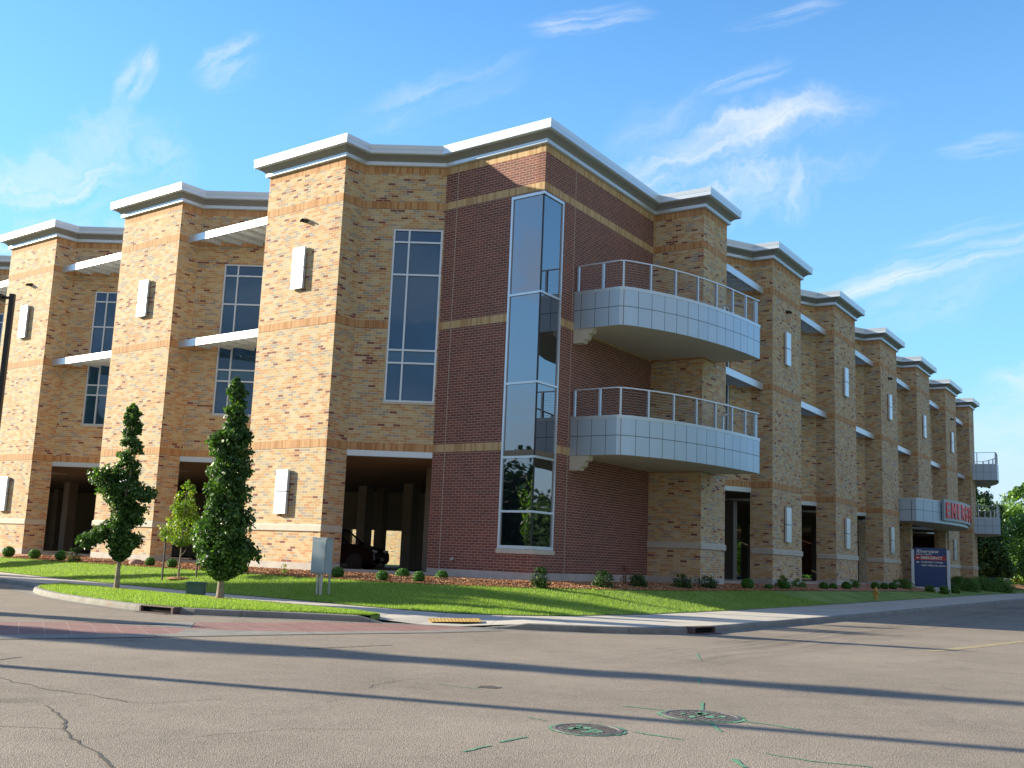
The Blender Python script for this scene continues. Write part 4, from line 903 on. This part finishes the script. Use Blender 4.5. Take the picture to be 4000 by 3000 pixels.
# ---------------------------------------------------------------- vegetation
def crown(profile,N,leaf,mt,name,clumps=60,lean=(0,0),spread=.28,inner=.35,up=0.3,lobes=()):
    """profile: (z, radius); leaves gathered in clumps reaching the profile radius"""
    zs=np.array([p[0] for p in profile]); rs=np.array([p[1] for p in profile]); w=rs**.85+.08; cdf=np.cumsum(w); cdf/=cdf[-1]
    cz=np.interp(rng.uniform(0,1,clumps),cdf,zs); ca_=rng.uniform(0,2*pi,clumps); cr=np.interp(cz,zs,rs)*(inner+(1-inner)*rng.uniform(0,1,clumps)**.5)*.85
    size=np.interp(cz,zs,rs)*spread+.05; shade=rng.uniform(-.25,.25,clumps)
    cx_=cr*np.cos(ca_); cy_=cr*np.sin(ca_)
    for (off,lz,lr,cnt) in lobes:      # off: metres towards the side street end (-.54,.84)
        k=rng.normal(size=(cnt,3)); k/=np.linalg.norm(k,axis=1)[:,None]; k*=(rng.uniform(0,1,cnt)**.5*lr*.75)[:,None]
        cx_=np.append(cx_,-.54*off+k[:,0]); cy_=np.append(cy_,.84*off+k[:,1]); cz=np.append(cz,lz+k[:,2]*.8+off*0); size=np.append(size,np.full(cnt,lr*.38+.04)); shade=np.append(shade,rng.uniform(-.25,.25,cnt))
    clumps=len(cx_)
    idx=rng.integers(0,clumps,N); d=rng.normal(size=(N,3)); d/=np.linalg.norm(d,axis=1)[:,None]; rr=rng.uniform(0,1,N)**.45
    pos=np.stack([cx_[idx],cy_[idx],cz[idx]],1)+d*(rr*size[idx])[:,None]*np.array([1,1,.8])
    pos[:,0]+=lean[0]*pos[:,2]; pos[:,1]+=lean[1]*pos[:,2]
    v=d*.8+rng.normal(size=(N,3))*.55; v[:,2]+=up; v/=np.linalg.norm(v,axis=1)[:,None]; a=rng.normal(size=(N,3)); a[:,2]-=1.2; t=np.cross(v,a); t/=np.linalg.norm(t,axis=1)[:,None]; b=np.cross(v,t)
    return soup(name,pos,(t,b),rng.uniform(.5,1.3,N)*leaf,mt,np.clip(rng.uniform(.1,.9,N)+shade[idx],0,1),'leaf')
def reparent(o,e): o.parent=e
def trunkm(h,r0,r1,limbs=5,lh=.5,ll=.6,kk=.05):
    mb=MB(); pts=[(random.uniform(-kk,kk)*i*.3,random.uniform(-kk,kk)*i*.3,h*i/8) for i in range(9)]; pts[0]=(0,0,-.05)
    mb.tube(pts,[r0*1.35]+[r0+(r1-r0)*i/8 for i in range(1,9)],10)
    for k in range(limbs):
        i=2+int(k*5/limbs); a=k*2.4; p=Vector(pts[i]); L=ll*random.uniform(.7,1.2); q=p+Vector((cos(a)*L*.55,sin(a)*L*.55,L*.9)); m=(p+q)/2+Vector((cos(a)*L*.1,sin(a)*L*.1,-.05)); mb.tube([p,m,q],[r0*.4,r0*.28,r0*.1],6)
    return mb
def maple(loc,prof,N,lab,leaf,H,clumps,name='maple_tree',group=None,r0=.085,lobes=()):
    e=empty(name,(0,0,0),lab,'tree',group); t=trunkm(H*.93,r0,.012,10,.5,H*.09,.02).build('trunk',BARK,None,smooth=True); t.parent=e
    c=crown(prof,N,leaf,MAPLE,'crown',clumps,inner=.10,spread=.27,lobes=lobes); c.parent=e; e.location=loc; return e
LOBES_L=((.72,3.35,.55,26),(.45,2.9,.5,18),(1.0,1.50,.42,24),(.55,1.65,.45,20),(-.55,2.9,.45,22),(-.35,2.3,.42,16),(-.30,1.45,.38,16),(.15,1.9,.5,20))
LOBES_M=((-.55,1.3,.5,14),(.5,1.7,.5,14),(.28,4.15,.42,14),(-.2,4.9,.2,5))
pM=[(0.6, 0.168), (0.8, 0.504), (1.1, 0.773), (1.5, 0.857), (2.0, 0.773), (2.6, 0.655), (3.2, 0.588), (3.8, 0.571), (4.3, 0.554), (4.55, 0.403), (4.75, 0.218), (5.1, 0.277), (5.6, 0.277), (5.85, 0.202), (6.02, 0.05)]
tM=maple((-12.38,2.06,.17),pM,30000,'taller columnar maple on the roadside grass in front of the nearest tan pier',.105,6.0,520,group='street maples',lobes=LOBES_M)
pL=[(0.95, 0.172), (1.2, 0.387), (1.6, 0.43), (2.2, 0.43), (2.8, 0.568), (3.3, 0.533), (3.7, 0.387), (4.2, 0.361), (4.7, 0.31), (5.1, 0.241), (5.4, 0.241), (5.62, 0.086)]
tL=maple((-11.65,7.36,.16),pL,21000,'shorter columnar maple with a lopsided crown, left tree on the roadside grass',.105,5.5,300,group='street maples',r0=.075,lobes=LOBES_L)
for c,r in (((-12.38,2.06),.42),((-11.65,7.36),.38)):
    mm=MB(); mm.lathe((c[0],c[1],.155),[(r,.0),(r*.7,.07),(.0001,.075)],18); struct(mm.build('tree_mulch',MULCH))
# off-frame street trees whose long shadows cross the lawn and the road
for x,y,s,r,lab in ((-10.6,26.5,1.15,.7,'columnar street maple beyond the left edge by the sidewalk'),(-8.6,37.5,1.3,2.1,'farther columnar street maple along the sidewalk'),(-14.2,22.0,1.0,4.0,'columnar maple on the kerb edge north of the crossing')):
    if x>-14: copy_tree(tM,(x,y,.15),r,s,lab)
yt=empty('young_tree',(0,0,0),'small staked yellow green young tree on the lawn between the maples','tree')
t=trunkm(3.1,.035,.01,4,.5,.5,.02).build('trunk',BARK,None,smooth=True); t.parent=yt
c=crown([(1.2,.2),(1.45,.85),(1.8,.72),(2.2,.50),(2.6,.44),(3.0,.34),(3.4,.2)],4200,.085,YOUNG,'crown',130); c.parent=yt; yt.location=(-6.9,10.3,.42)
for i,(dx,dy,h) in enumerate(((-.36,.42,1.75),(.44,-.40,1.75))):
    mb=MB(); mb.beam((-6.9+dx,10.3+dy,.3),(-6.9+dx,10.3+dy,.42+h),.045); mb.beam((-6.9+dx,10.3+dy,1.55),(-6.9,10.3,1.5),.012)
    tag(mb.build('tree_stake',DKMET),('dark metal stake left of the young tree','dark metal stake right of the young tree')[i],'stake','stakes beside the young tree')
mm=MB(); mm.lathe((-6.9,10.3,.40),[(.45,.0),(.3,.06),(.0001,.07)],16); struct(mm.build('tree_mulch',MULCH))
# round clipped shrubs
N=2600; d=rng.normal(size=(N,3)); d/=np.linalg.norm(d,axis=1)[:,None]; keep=d[:,2]>-.75; d=d[keep]; rr=.17*(1+rng.uniform(-.13,.10,len(d))); pos=d*rr[:,None]*np.array([1,1,.93]); pos[:,2]+=.155
a=rng.normal(size=(len(d),3)); v=d+rng.normal(size=d.shape)*.6; v/=np.linalg.norm(v,axis=1)[:,None]; t=np.cross(v,a); t/=np.linalg.norm(t,axis=1)[:,None]; b=np.cross(v,t)
ball0=soup('round_shrub',pos,(t,b),rng.uniform(.018,.036,len(d)),BOX,rng.uniform(0,1,len(d)),'leaf')
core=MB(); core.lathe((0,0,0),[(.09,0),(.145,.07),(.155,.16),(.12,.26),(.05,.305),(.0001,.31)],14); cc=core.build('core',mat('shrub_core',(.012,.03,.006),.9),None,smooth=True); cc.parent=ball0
balls=[(-5.25,4.35,.20,'round clipped shrub at the foot of the nearest tan pier'),(-5.45,2.25,.19,'front round shrub of the pair before the black car'),(-3.4,3.05,.23,'rear round shrub of the pair before the black car'),(-4.95,1.15,.19,'front round shrub of the pair left of the red wall'),(-2.9,1.75,.20,'rear round shrub touching the red brick wall base'),
 (-3.0,26.9,.27,'round shrub beside the farthest visible left pier'),(-3.3,24.4,.25,'round shrub left of the second left garage opening'),(-3.6,22.0,.23,'round shrub at the second left garage opening'),(-4.1,15.4,.19,'round shrub behind the left maple trunk'),(-4.5,13.6,.19,'round shrub behind the staked young tree'),(-5.1,9.0,.17,'round shrub half hidden behind the taller maple'),
 (11.3,-3.8,.24,'first round shrub right of the leafy bushes'),(13.6,-3.9,.18,'small round shrub second in the shaded row'),(15.8,-3.9,.22,'third round shrub in the shaded row'),(22.1,-3.8,.23,'round shrub before the third right pier, left one'),(24.1,-3.7,.20,'round shrub before the third right pier, middle one'),(26.2,-3.8,.24,'round shrub before the third right pier, right one'),(32.2,-3.8,.25,'far round shrub, left of three before the fourth pier'),(34.3,-3.8,.24,'far round shrub, middle of three before the fourth pier'),(36.4,-3.8,.25,'far round shrub, right of three before the fourth pier')]
for i,(x,y,r,lab) in enumerate(balls):
    z=.70 if x<12 else .66
    if x>12: z=.62
    if i==0: o=ball0; o.location=(x,y,z); o.scale=(r/.17,)*3; tag(o,lab,'shrub','round clipped shrubs along the building')
    else:
        o=ball0.copy(); C.objects.link(o); k=cc.copy(); C.objects.link(k); k.parent=o; o.location=(x,y,z); o.rotation_euler=(0,0,i*1.3); s=r/.17; o.scale=(s*random.uniform(.95,1.05),s*random.uniform(.95,1.05),s*random.uniform(.88,1.02)); o['label']=lab; o['category']='shrub'; o['group']='round clipped shrubs along the building'
# looser bushes
def bush(x,y,z,r,h,lab,mt=SHR,N=900,leaf=.07):
    c=crown([(.02,r*.8),(h*.35,r*1.05),(h*.7,r*.85),(h,r*.4)],int(N*2.2*max(1,r/.45)**1.6),leaf*.9,mt,'leafy_bush',60,inner=.05,spread=.34,up=.6); c.location=(x,y,z); tag(c,lab,'bush','leafy bushes along the building')
    tm=MB()
    for k in range(6): a=k*1.05; tm.tube([(0,0,-.03),(cos(a)*r*.4,sin(a)*r*.4,h*.6)],[.012,.005],5)
    t_=tm.build('stems',DBARK,None); t_.parent=c
    return c
for x,y,r,h,lab in ((-2.6,-2.0,.34,.62,'leafy bush at the left end of the red wall base'),(.6,-2.6,.42,.60,'leafy bush below the balconies, second from the left'),(2.9,-2.8,.38,.5,'leafy bush below the balconies, middle one'),(5.4,-3.4,.44,.55,'leafy bush in front of the inner tan pier, left one'),(7.6,-3.5,.46,.5,'leafy bush in front of the inner tan pier, right one')):
    bush(x,y,.68,r,h,lab)
for x,y,r,h,lab in ((17.3,-3.3,.34,.75,'thin dark bush beside the first right pier'),(19.9,-3.2,.45,.6,'low dark bush in the first right garage bay'),(29.5,-3.3,.4,.7,'thin dark bush between the third and fourth piers'),(40.5,-3.4,.8,.7,'wide dark bush left of the blue sign'),(57.0,-4.2,1.5,.95,'large dark hedge bush right of the blue sign'),(66,-4.6,2.2,1.0,'wide low hedge at the far end of the building'),(42.6,-5.6,.35,.4,'small bush below the blue sign, left one'),(43.1,-4.6,.35,.4,'small bush below the blue sign, middle one'),(47.2,-5.4,.4,.45,'small bush right of the blue sign post')):
    bush(x,y,.5,r,h,lab,OAK,1000,.09)
bush(-3.9,20.6,.70,.32,.6,'loose light green shrub against the second left pier',SHR,500,.06); bush(-4.75,7.3,.70,.14,.35,'tiny light green shrub at the nearest tan pier base',YOUNG,160,.05); bush(-3.0,29.5,.70,.35,.5,'light shrub at the far left pier base',YOUNG,400,.06)
bush(3.6,-1.9,.7,.2,.9,'reddish twiggy shrub against the inner tan pier',leafm('red_twig',(.10,.03,.02),(.18,.05,.03),(.25,.08,.05),.1,.7),260,.05)
# big background trees
def bigtree(H,Rr,N,leaf,mt,lab,base=.25,clumps=70,name='broadleaf_tree',prof=None,tr=.28):
    e=empty(name,(0,0,0),lab,'tree'); t=trunkm(H*.72,tr,.06,9,.5,H*.16,.12).build('trunk',DBARK,None,smooth=True); t.parent=e
    pr=prof or [(H*base*.7,Rr*.45),(H*base*1.1,Rr*.85),(H*.45,Rr),(H*.62,Rr*.92),(H*.8,Rr*.66),(H*.93,Rr*.35),(H,.1)]
    c=crown(pr,N,leaf,mt,'crown',clumps,spread=.30,inner=.12); c.parent=e; return e
pine=bigtree(14.5,4.6,22000,.36,PINE,'tall dark pine beyond the far end of the building, topping the trees',.12,170,'pine_tree',[(2,4.2),(4.5,4.6),(7,3.8),(9.5,2.9),(11.5,2.3),(13.2,1.5),(14.5,.3)])
pine.location=(104,2.5,.4)
oak=bigtree(11.5,5.6,26000,.34,OAK,'broad leafy tree at the right edge of the photo beyond the sidewalk',.2,190,prof=[(1.6,3.0),(3,4.8),(5,5.6),(7.5,5.0),(9.5,3.4),(11,1.6),(11.5,.3)])
oak.location=(88,-8.6+1.2,.4); oak.scale=(.86,.86,.86)
for x,y,s,r,lab in ((98,-7.5,1.02,1.9,'large tree at the far right standing on the sunlit lawn'),(101,6.5,.82,3.1,'lower tree just right of the far end of the building'),(114,-2.0,1.15,.5,'distant tree behind the pine at the right'),(120,12,1.1,4.4,'distant tree hidden mostly by the end balconies'),
    (100,31,.95,2.2,'tree seen through the first right garage bay, left one'),(112,35,1.0,.9,'tree seen through the first right garage bay, centre one'),(120,42,1.1,3.6,'tree seen through the first right garage bay, far one'),(96,40,1.0,5.0,'tree on the lawn behind the building'),(130,27,1.2,1.2,'farthest tree on the lawn behind the building'),
    (-58,18,1.25,.3,'street side tree left of and behind the camera, first'),(-66,30,1.45,1.3,'street side tree left of and behind the camera, second'),(-72,44,1.5,2.3,'street side tree left of and behind the camera, third'),(-80,60,1.5,3.3,'street side tree left of and behind the camera, fourth'),(-64,6,1.1,4.3,'street side tree left of and behind the camera, fifth'),
    (24,-62,1.3,.4,'tree across the road to the south, first'),(38,-60,1.1,2.4,'tree across the road to the south, second'),(52,-66,1.35,3.4,'tree across the road to the south, third'),(70,-58,1.2,4.4,'tree across the road to the south, fourth')):
    copy_tree(oak,(x,y,.2),r,s,lab)['group']='broadleaf trees'
oak['group']='broadleaf trees'
copy_tree(oak,(-17.4,35,.1),.7,(.50,.50,1.45),'narrow roadside tree north of the crossing, out of frame')
copy_tree(oak,(-20.2,45,.1),2.7,(.45,.45,1.45),'second narrow roadside tree north of the crossing, out of frame')
# narrow trees and a pole across the side street: their shadows stripe the road
copy_tree(tM,(-29.3,24,.0),1.1,(1.7,1.7,2.5),'tall narrow tree across the side street, out of frame'); copy_tree(tM,(-24.6,19.8,.0),2.1,(1.5,1.5,1.35),'short narrow tree across the side street, out of frame')
def lamp(x,y,H,az,lab):
    e=empty('street_lamp',(0,0,0),lab,'street lamp'); d=Vector((cos(az),sin(az)))
    MB().box((x,y,H/2),(.19,.19,H),(d.x,d.y)).build('pole',DKMET,e); MB().lathe((x,y,0),[(.32,0),(.32,.55),(.28,.6),(.0001,.6)],14).build('base',CONC,e)
    h=MB(); h.beam((x,y,H-.16),(x+d.x*.35,y+d.y*.35,H-.16),.1,.1); h.box((x+d.x*.85,y+d.y*.85,H-.17),(1.0,.45,.24),(d.x,d.y)); h.build('lamp_head',DKMET,e)
    MB().box((x+d.x*.85,y+d.y*.85,H-.297),(.8,.34,.02),(d.x,d.y)).build('lens',LENSM,e); return e
lamp(-8.82,19.36,11.2,R(125),'dark square street lamp pole at the left edge of the photo')
lamp(-28.1,5.2,9.5,R(-20),'dark street lamp pole across the side street, out of frame')
# ---------------------------------------------------------------- street furniture
e=empty('utility_cabinet',(-8.75,2.1,.3),'grey electrical cabinet raised on conduit legs on the lawn','cabinet')
ax=(.07,1); x,y=-8.55,2.05
cb=MB(); cb.box((x,y,1.42),(.62,.26,1.02),ax); cb.build('housing',GREYP,e,bevel=.008)
d=MB(); d.box((x-.145,y,1.42),(.57,.03,.97),ax); dr=d.build('door',GREYP,e,bevel=.006)
hn=MB(); 
for zz_ in (1.05,1.42,1.80): hn.box((x-.17,y-.27,zz_),(.03,.03,.09),ax)
hn.box((x-.175,y-.24,1.40),(.025,.03,.12),ax); hn.build('handle',GALV,dr)
for px_,py_,r_ in ((x-.06,y+.05,.035),(x-.02,y-.03,.04),(x-.06,y-.11,.035)):
    MB().tube([(px_,py_,.20),(px_,py_,.93)],r_,10).build('conduit',GALV,e,smooth=True)
MB().beam((x+.10,y-.27,.20),(x+.10,y-.27,.93),.05).build('leg',GALV,e); MB().beam((x+.10,y+.2,.20),(x+.10,y+.2,.93),.05).build('leg',GALV,e)
tp=MB(); tp.box((x,y,1.95),(.66,.30,.03),ax); tp.build('top_cap',GREYP,e)
u=MB(); u.prism([(-11.05,4.28),(-10.68,4.55),(-10.95,4.93),(-11.33,4.66)],.15,.50); ub=u.build('utility_box',GREENB,None,bevel=.02); tag(ub,'low dark green utility box on the grass behind the taller maple trunk','utility box')
l=MB(); l.prism([(-11.07,4.25),(-10.65,4.55),(-10.93,4.96),(-11.36,4.66)],.49,.54); l.build('lid',GREENB,ub,bevel=.01)
def hydrant(x,y,z,mt,lab):
    e=empty('fire_hydrant',(0,0,0),lab,'hydrant'); h=MB(); h.lathe((x,y,z),[(.15,0),(.15,.05),(.10,.06),(.095,.42),(.13,.43),(.13,.47),(.11,.50),(.09,.58),(.04,.63),(.03,.64),(.03,.69),(.0001,.69)],16); h.build('barrel',mt,e,smooth=True)
    for a in (0,2.1,4.2): c=MB(); c.tube([(x+cos(a)*.08,y+sin(a)*.08,z+.36),(x+cos(a)*.17,y+sin(a)*.17,z+.36)],.055,10); c.build('nozzle',mt,e)
    return e
hydrant(23.0,-6.15,.24,HYD,'small yellow fire hydrant on the shaded grass by the sidewalk'); hydrant(104,32.6,.3,HYR,'distant red fire hydrant seen through the first right garage bay')
# blue direction sign
sc=Vector((45.7,-4.15)); sn=Vector((-.985,-.17)).normalized(); sd=Vector((-sn.y,sn.x)); ax=(sd.x,sd.y)
if sd.y>0: sd=-sd
e=empty('direction_sign',(sc.x,sc.y,.45),'blue hospital direction sign with a red emergency band and white posts','sign')
MB().box((sc.x,sc.y,2.13),(2.06,.20,2.66),ax).build('panel',BLUE,e,bevel=.02)
for sgn in (-1,1):
    c=sc+sd*sgn*1.15; MB().box((c.x,c.y,1.85),(.20,.30,2.95),ax).build('post',SILV,e,bevel=.02)
MB().box((sc.x,sc.y,.60),(2.06,.16,.36),ax).build('base_panel',SILV,e)
fr=face_rot((sn.x,sn.y)); xr_=Vector((fr[0][0],fr[1][0])) 
def sp_(u_,z,o=.11): p=sc+xr_*u_+sn*o; return (p.x,p.y,z)
q=sc+sn*.104; MB().box((q.x,q.y,2.77),(2.0,.02,.30),ax).build('red_band',REDS,e)
textmesh('Riverview',.36,sp_(-.92,3.10),fr,WHT,'lettering',e,.004,.004,.3); textmesh('MEDICAL CENTER',.125,sp_(-.92,2.96),fr,WHT,'lettering',e,.004,.002)
textmesh('EMERGENCY',.25,sp_(-.62,2.69,.118),fr,WHT,'lettering',e,.004,.008,0,'LEFT',.98); textmesh('RIVERVIEW TOWER',.16,sp_(-.60,2.42),fr,WHT,'lettering',e,.004,.003); textmesh('WEST MEDICAL BLDG.',.16,sp_(-.60,2.20),fr,WHT,'lettering',e,.004,.003)
for zz_,o_ in ((2.77,.118),(2.47,.11)):
    am=MB(); am.face([sp_(-.92,zz_,o_),sp_(-.80,zz_-.07,o_),sp_(-.80,zz_+.07,o_)]); am.face([sp_(-.80,zz_-.025,o_),sp_(-.70,zz_-.025,o_),sp_(-.70,zz_+.025,o_),sp_(-.80,zz_+.025,o_)]); am.build('arrow',WHT,e)
# storm drains in the kerb
def drain(a,b,lab):
    a,b=Vector(a),Vector(b); d=(b-a).normalized(); nn=Vector((d.y,-d.x)); c=(a+b)/2; L=(b-a).length
    e=empty('storm_drain',(c.x,c.y,0),lab,'storm drain'); q=c-nn*.03
    MB().box((q.x,q.y,.145),(L+.1,.24,.03),(d.x,d.y)).build('hood',RUST,e,bevel=.01)
    for s in (-1,1):
        p=q+d*s*(L/2+.02)+nn*.03; MB().box((p.x,p.y,.075),(.06,.26,.14),(d.x,d.y)).build('side_plate',RUST,e); q2=c+nn*.012; MB().box((q2.x,q2.y,.068),(L-.04,.05,.11),(d.x,d.y)).build('mouth',DARK,e)
    g_=MB(); p=c+nn*.2; g_.box((p.x,p.y,.010),(L,.26,.012),(d.x,d.y)); g_.build('apron',RUST,e)
drain((-15.60,1.02),(-15.56,-.02),'rusty storm drain inlet in the kerb of the grass island'); drain((-8.55,-9.80),(-7.65,-9.92),'rusty storm drain inlet in the kerb at the road corner')
# tactile plate on the ramp
tq=[Vector(p) for p in ((-11.42,-4.30),(-10.75,-5.40),(-11.62,-6.02),(-12.35,-5.05))]; tq=[Vector((-11.75,-4.45)),Vector((-11.05,-5.45)),Vector((-11.62,-5.95)),Vector((-12.35,-4.95))]
tm=MB(); zt=lambda p:.05+.1*max(0,min(1,(p.x+12.3)/1.6))
tm.face([(p.x,p.y,zt(p)+.012) for p in tq][::-1] if False else [(p.x,p.y,zt(p)+.014) for p in (tq[0],tq[3],tq[2],tq[1])])
for i in range(15):
    for j in range(9):
        u_,v_=(i+.5)/15,(j+.5)/9; p=tq[0].lerp(tq[1],u_).lerp(tq[3].lerp(tq[2],u_),v_); tm.lathe((p.x,p.y,zt(p)+.014),[(.016,0),(.009,.008),(.0001,.009)],6)
tag(tm.build('tactile_plate',YEL),'yellow truncated dome warning plate on the sidewalk ramp','tactile plate')
# boulder
import mathutils
bm=bmesh.new(); bmesh.ops.create_icosphere(bm,subdivisions=3,radius=1)
for v in bm.verts:
    nz=mathutils.noise.noise(v.co*1.3+Vector((3,1,7)))*.25+mathutils.noise.noise(v.co*3)*.08; v.co*=1+nz; v.co=Vector((v.co.x*.27,v.co.y*.34,max(v.co.z,-.5)*.17))
me=bpy.data.meshes.new('boulder'); bm.to_mesh(me); bm.free(); me.materials.append(ROCK); me.polygons.foreach_set('use_smooth',[True]*len(me.polygons)); bo=bpy.data.objects.new('boulder',me); C.objects.link(bo); bo.location=(-3.75,16.7,.76); tag(bo,'reddish boulder in the mulch behind the left maple','boulder')
# far right odds and ends
e=empty('equipment_enclosure',(87,-1.4,.5),'dark equipment enclosure beyond the far end of the building','enclosure')
MB().box((87.2,-1.5,1.05),(1.4,2.3,1.25),(1,0)).build('housing',GREENB,e,bevel=.02); MB().box((87.2,-1.5,1.70),(1.5,2.4,.06),(1,0)).build('lid',DARK,e)
mb=MB(); mb.lathe((92,-2.2,.4),[(.42,0),(.42,1.15),(.35,1.2),(.0001,1.2)],18); tag(mb.build('utility_drum',GREYP,smooth=True),'grey cylindrical utility post on the far right lawn','utility post')
e=empty('traffic_cone',(78,-4.9,.25),'orange traffic cone at the right edge of the photo','traffic cone'); MB().lathe((86,-5.35,.45),[(.16,0),(.03,.7),(.0001,.7)],14).build('body',ORNG,e); MB().box((86,-5.35,.46),(.4,.4,.04)).build('base',ORNG,e)
def woods(name,box,N,leaf,lab,hm,mt=OAK):
    x0,x1,y0,y1=box; cx=rng.uniform(x0,x1,N//60); cy=rng.uniform(y0,y1,N//60); i=rng.integers(0,len(cx),N); hh=hm*(.72+.36*rng.uniform(0,1,len(cx)))
    d=rng.normal(size=(N,3)); d/=np.linalg.norm(d,axis=1)[:,None]; r=rng.uniform(.3,1,N)**.4; pos=np.stack([cx[i]+d[:,0]*r*4.6,cy[i]+d[:,1]*r*4.6,np.maximum(hh[i]*.45+d[:,2]*r*hh[i]*.55,.1)],1)
    t,b=rdirs(N,.4); o=soup(name,pos,(t,b),rng.uniform(.7,1.2,N)*leaf,OAK,rng.uniform(0,1,N),'leaf'); tag(o,lab,'trees',kind='stuff'); o.data.materials[0]=mt
woods('distant_woods',(128,160,-45,110),26000,1.0,'far green tree line beyond the lawn behind the building',8.5)
woods('distant_woods',(-110,-90,-5,125),34000,1.3,'tree mass across the street seen only as reflection in the corner window',19,DARKLEAF)
woods('distant_woods',(20,230,-100,-82),38000,1.3,'tree mass south of the road seen only as reflection in glass',15,DARKLEAF)
fl=MB(); fl.face([(150,-60,.46),(230,-60,.50),(230,60,.50),(150,60,.46)]); struct(fl.build('distant_street',PAVER))
# grass tufts at the island edges
# ---------------------------------------------------------------- render settings
scene.render.resolution_x=1024; scene.render.resolution_y=768
scene.cycles.max_bounces=6
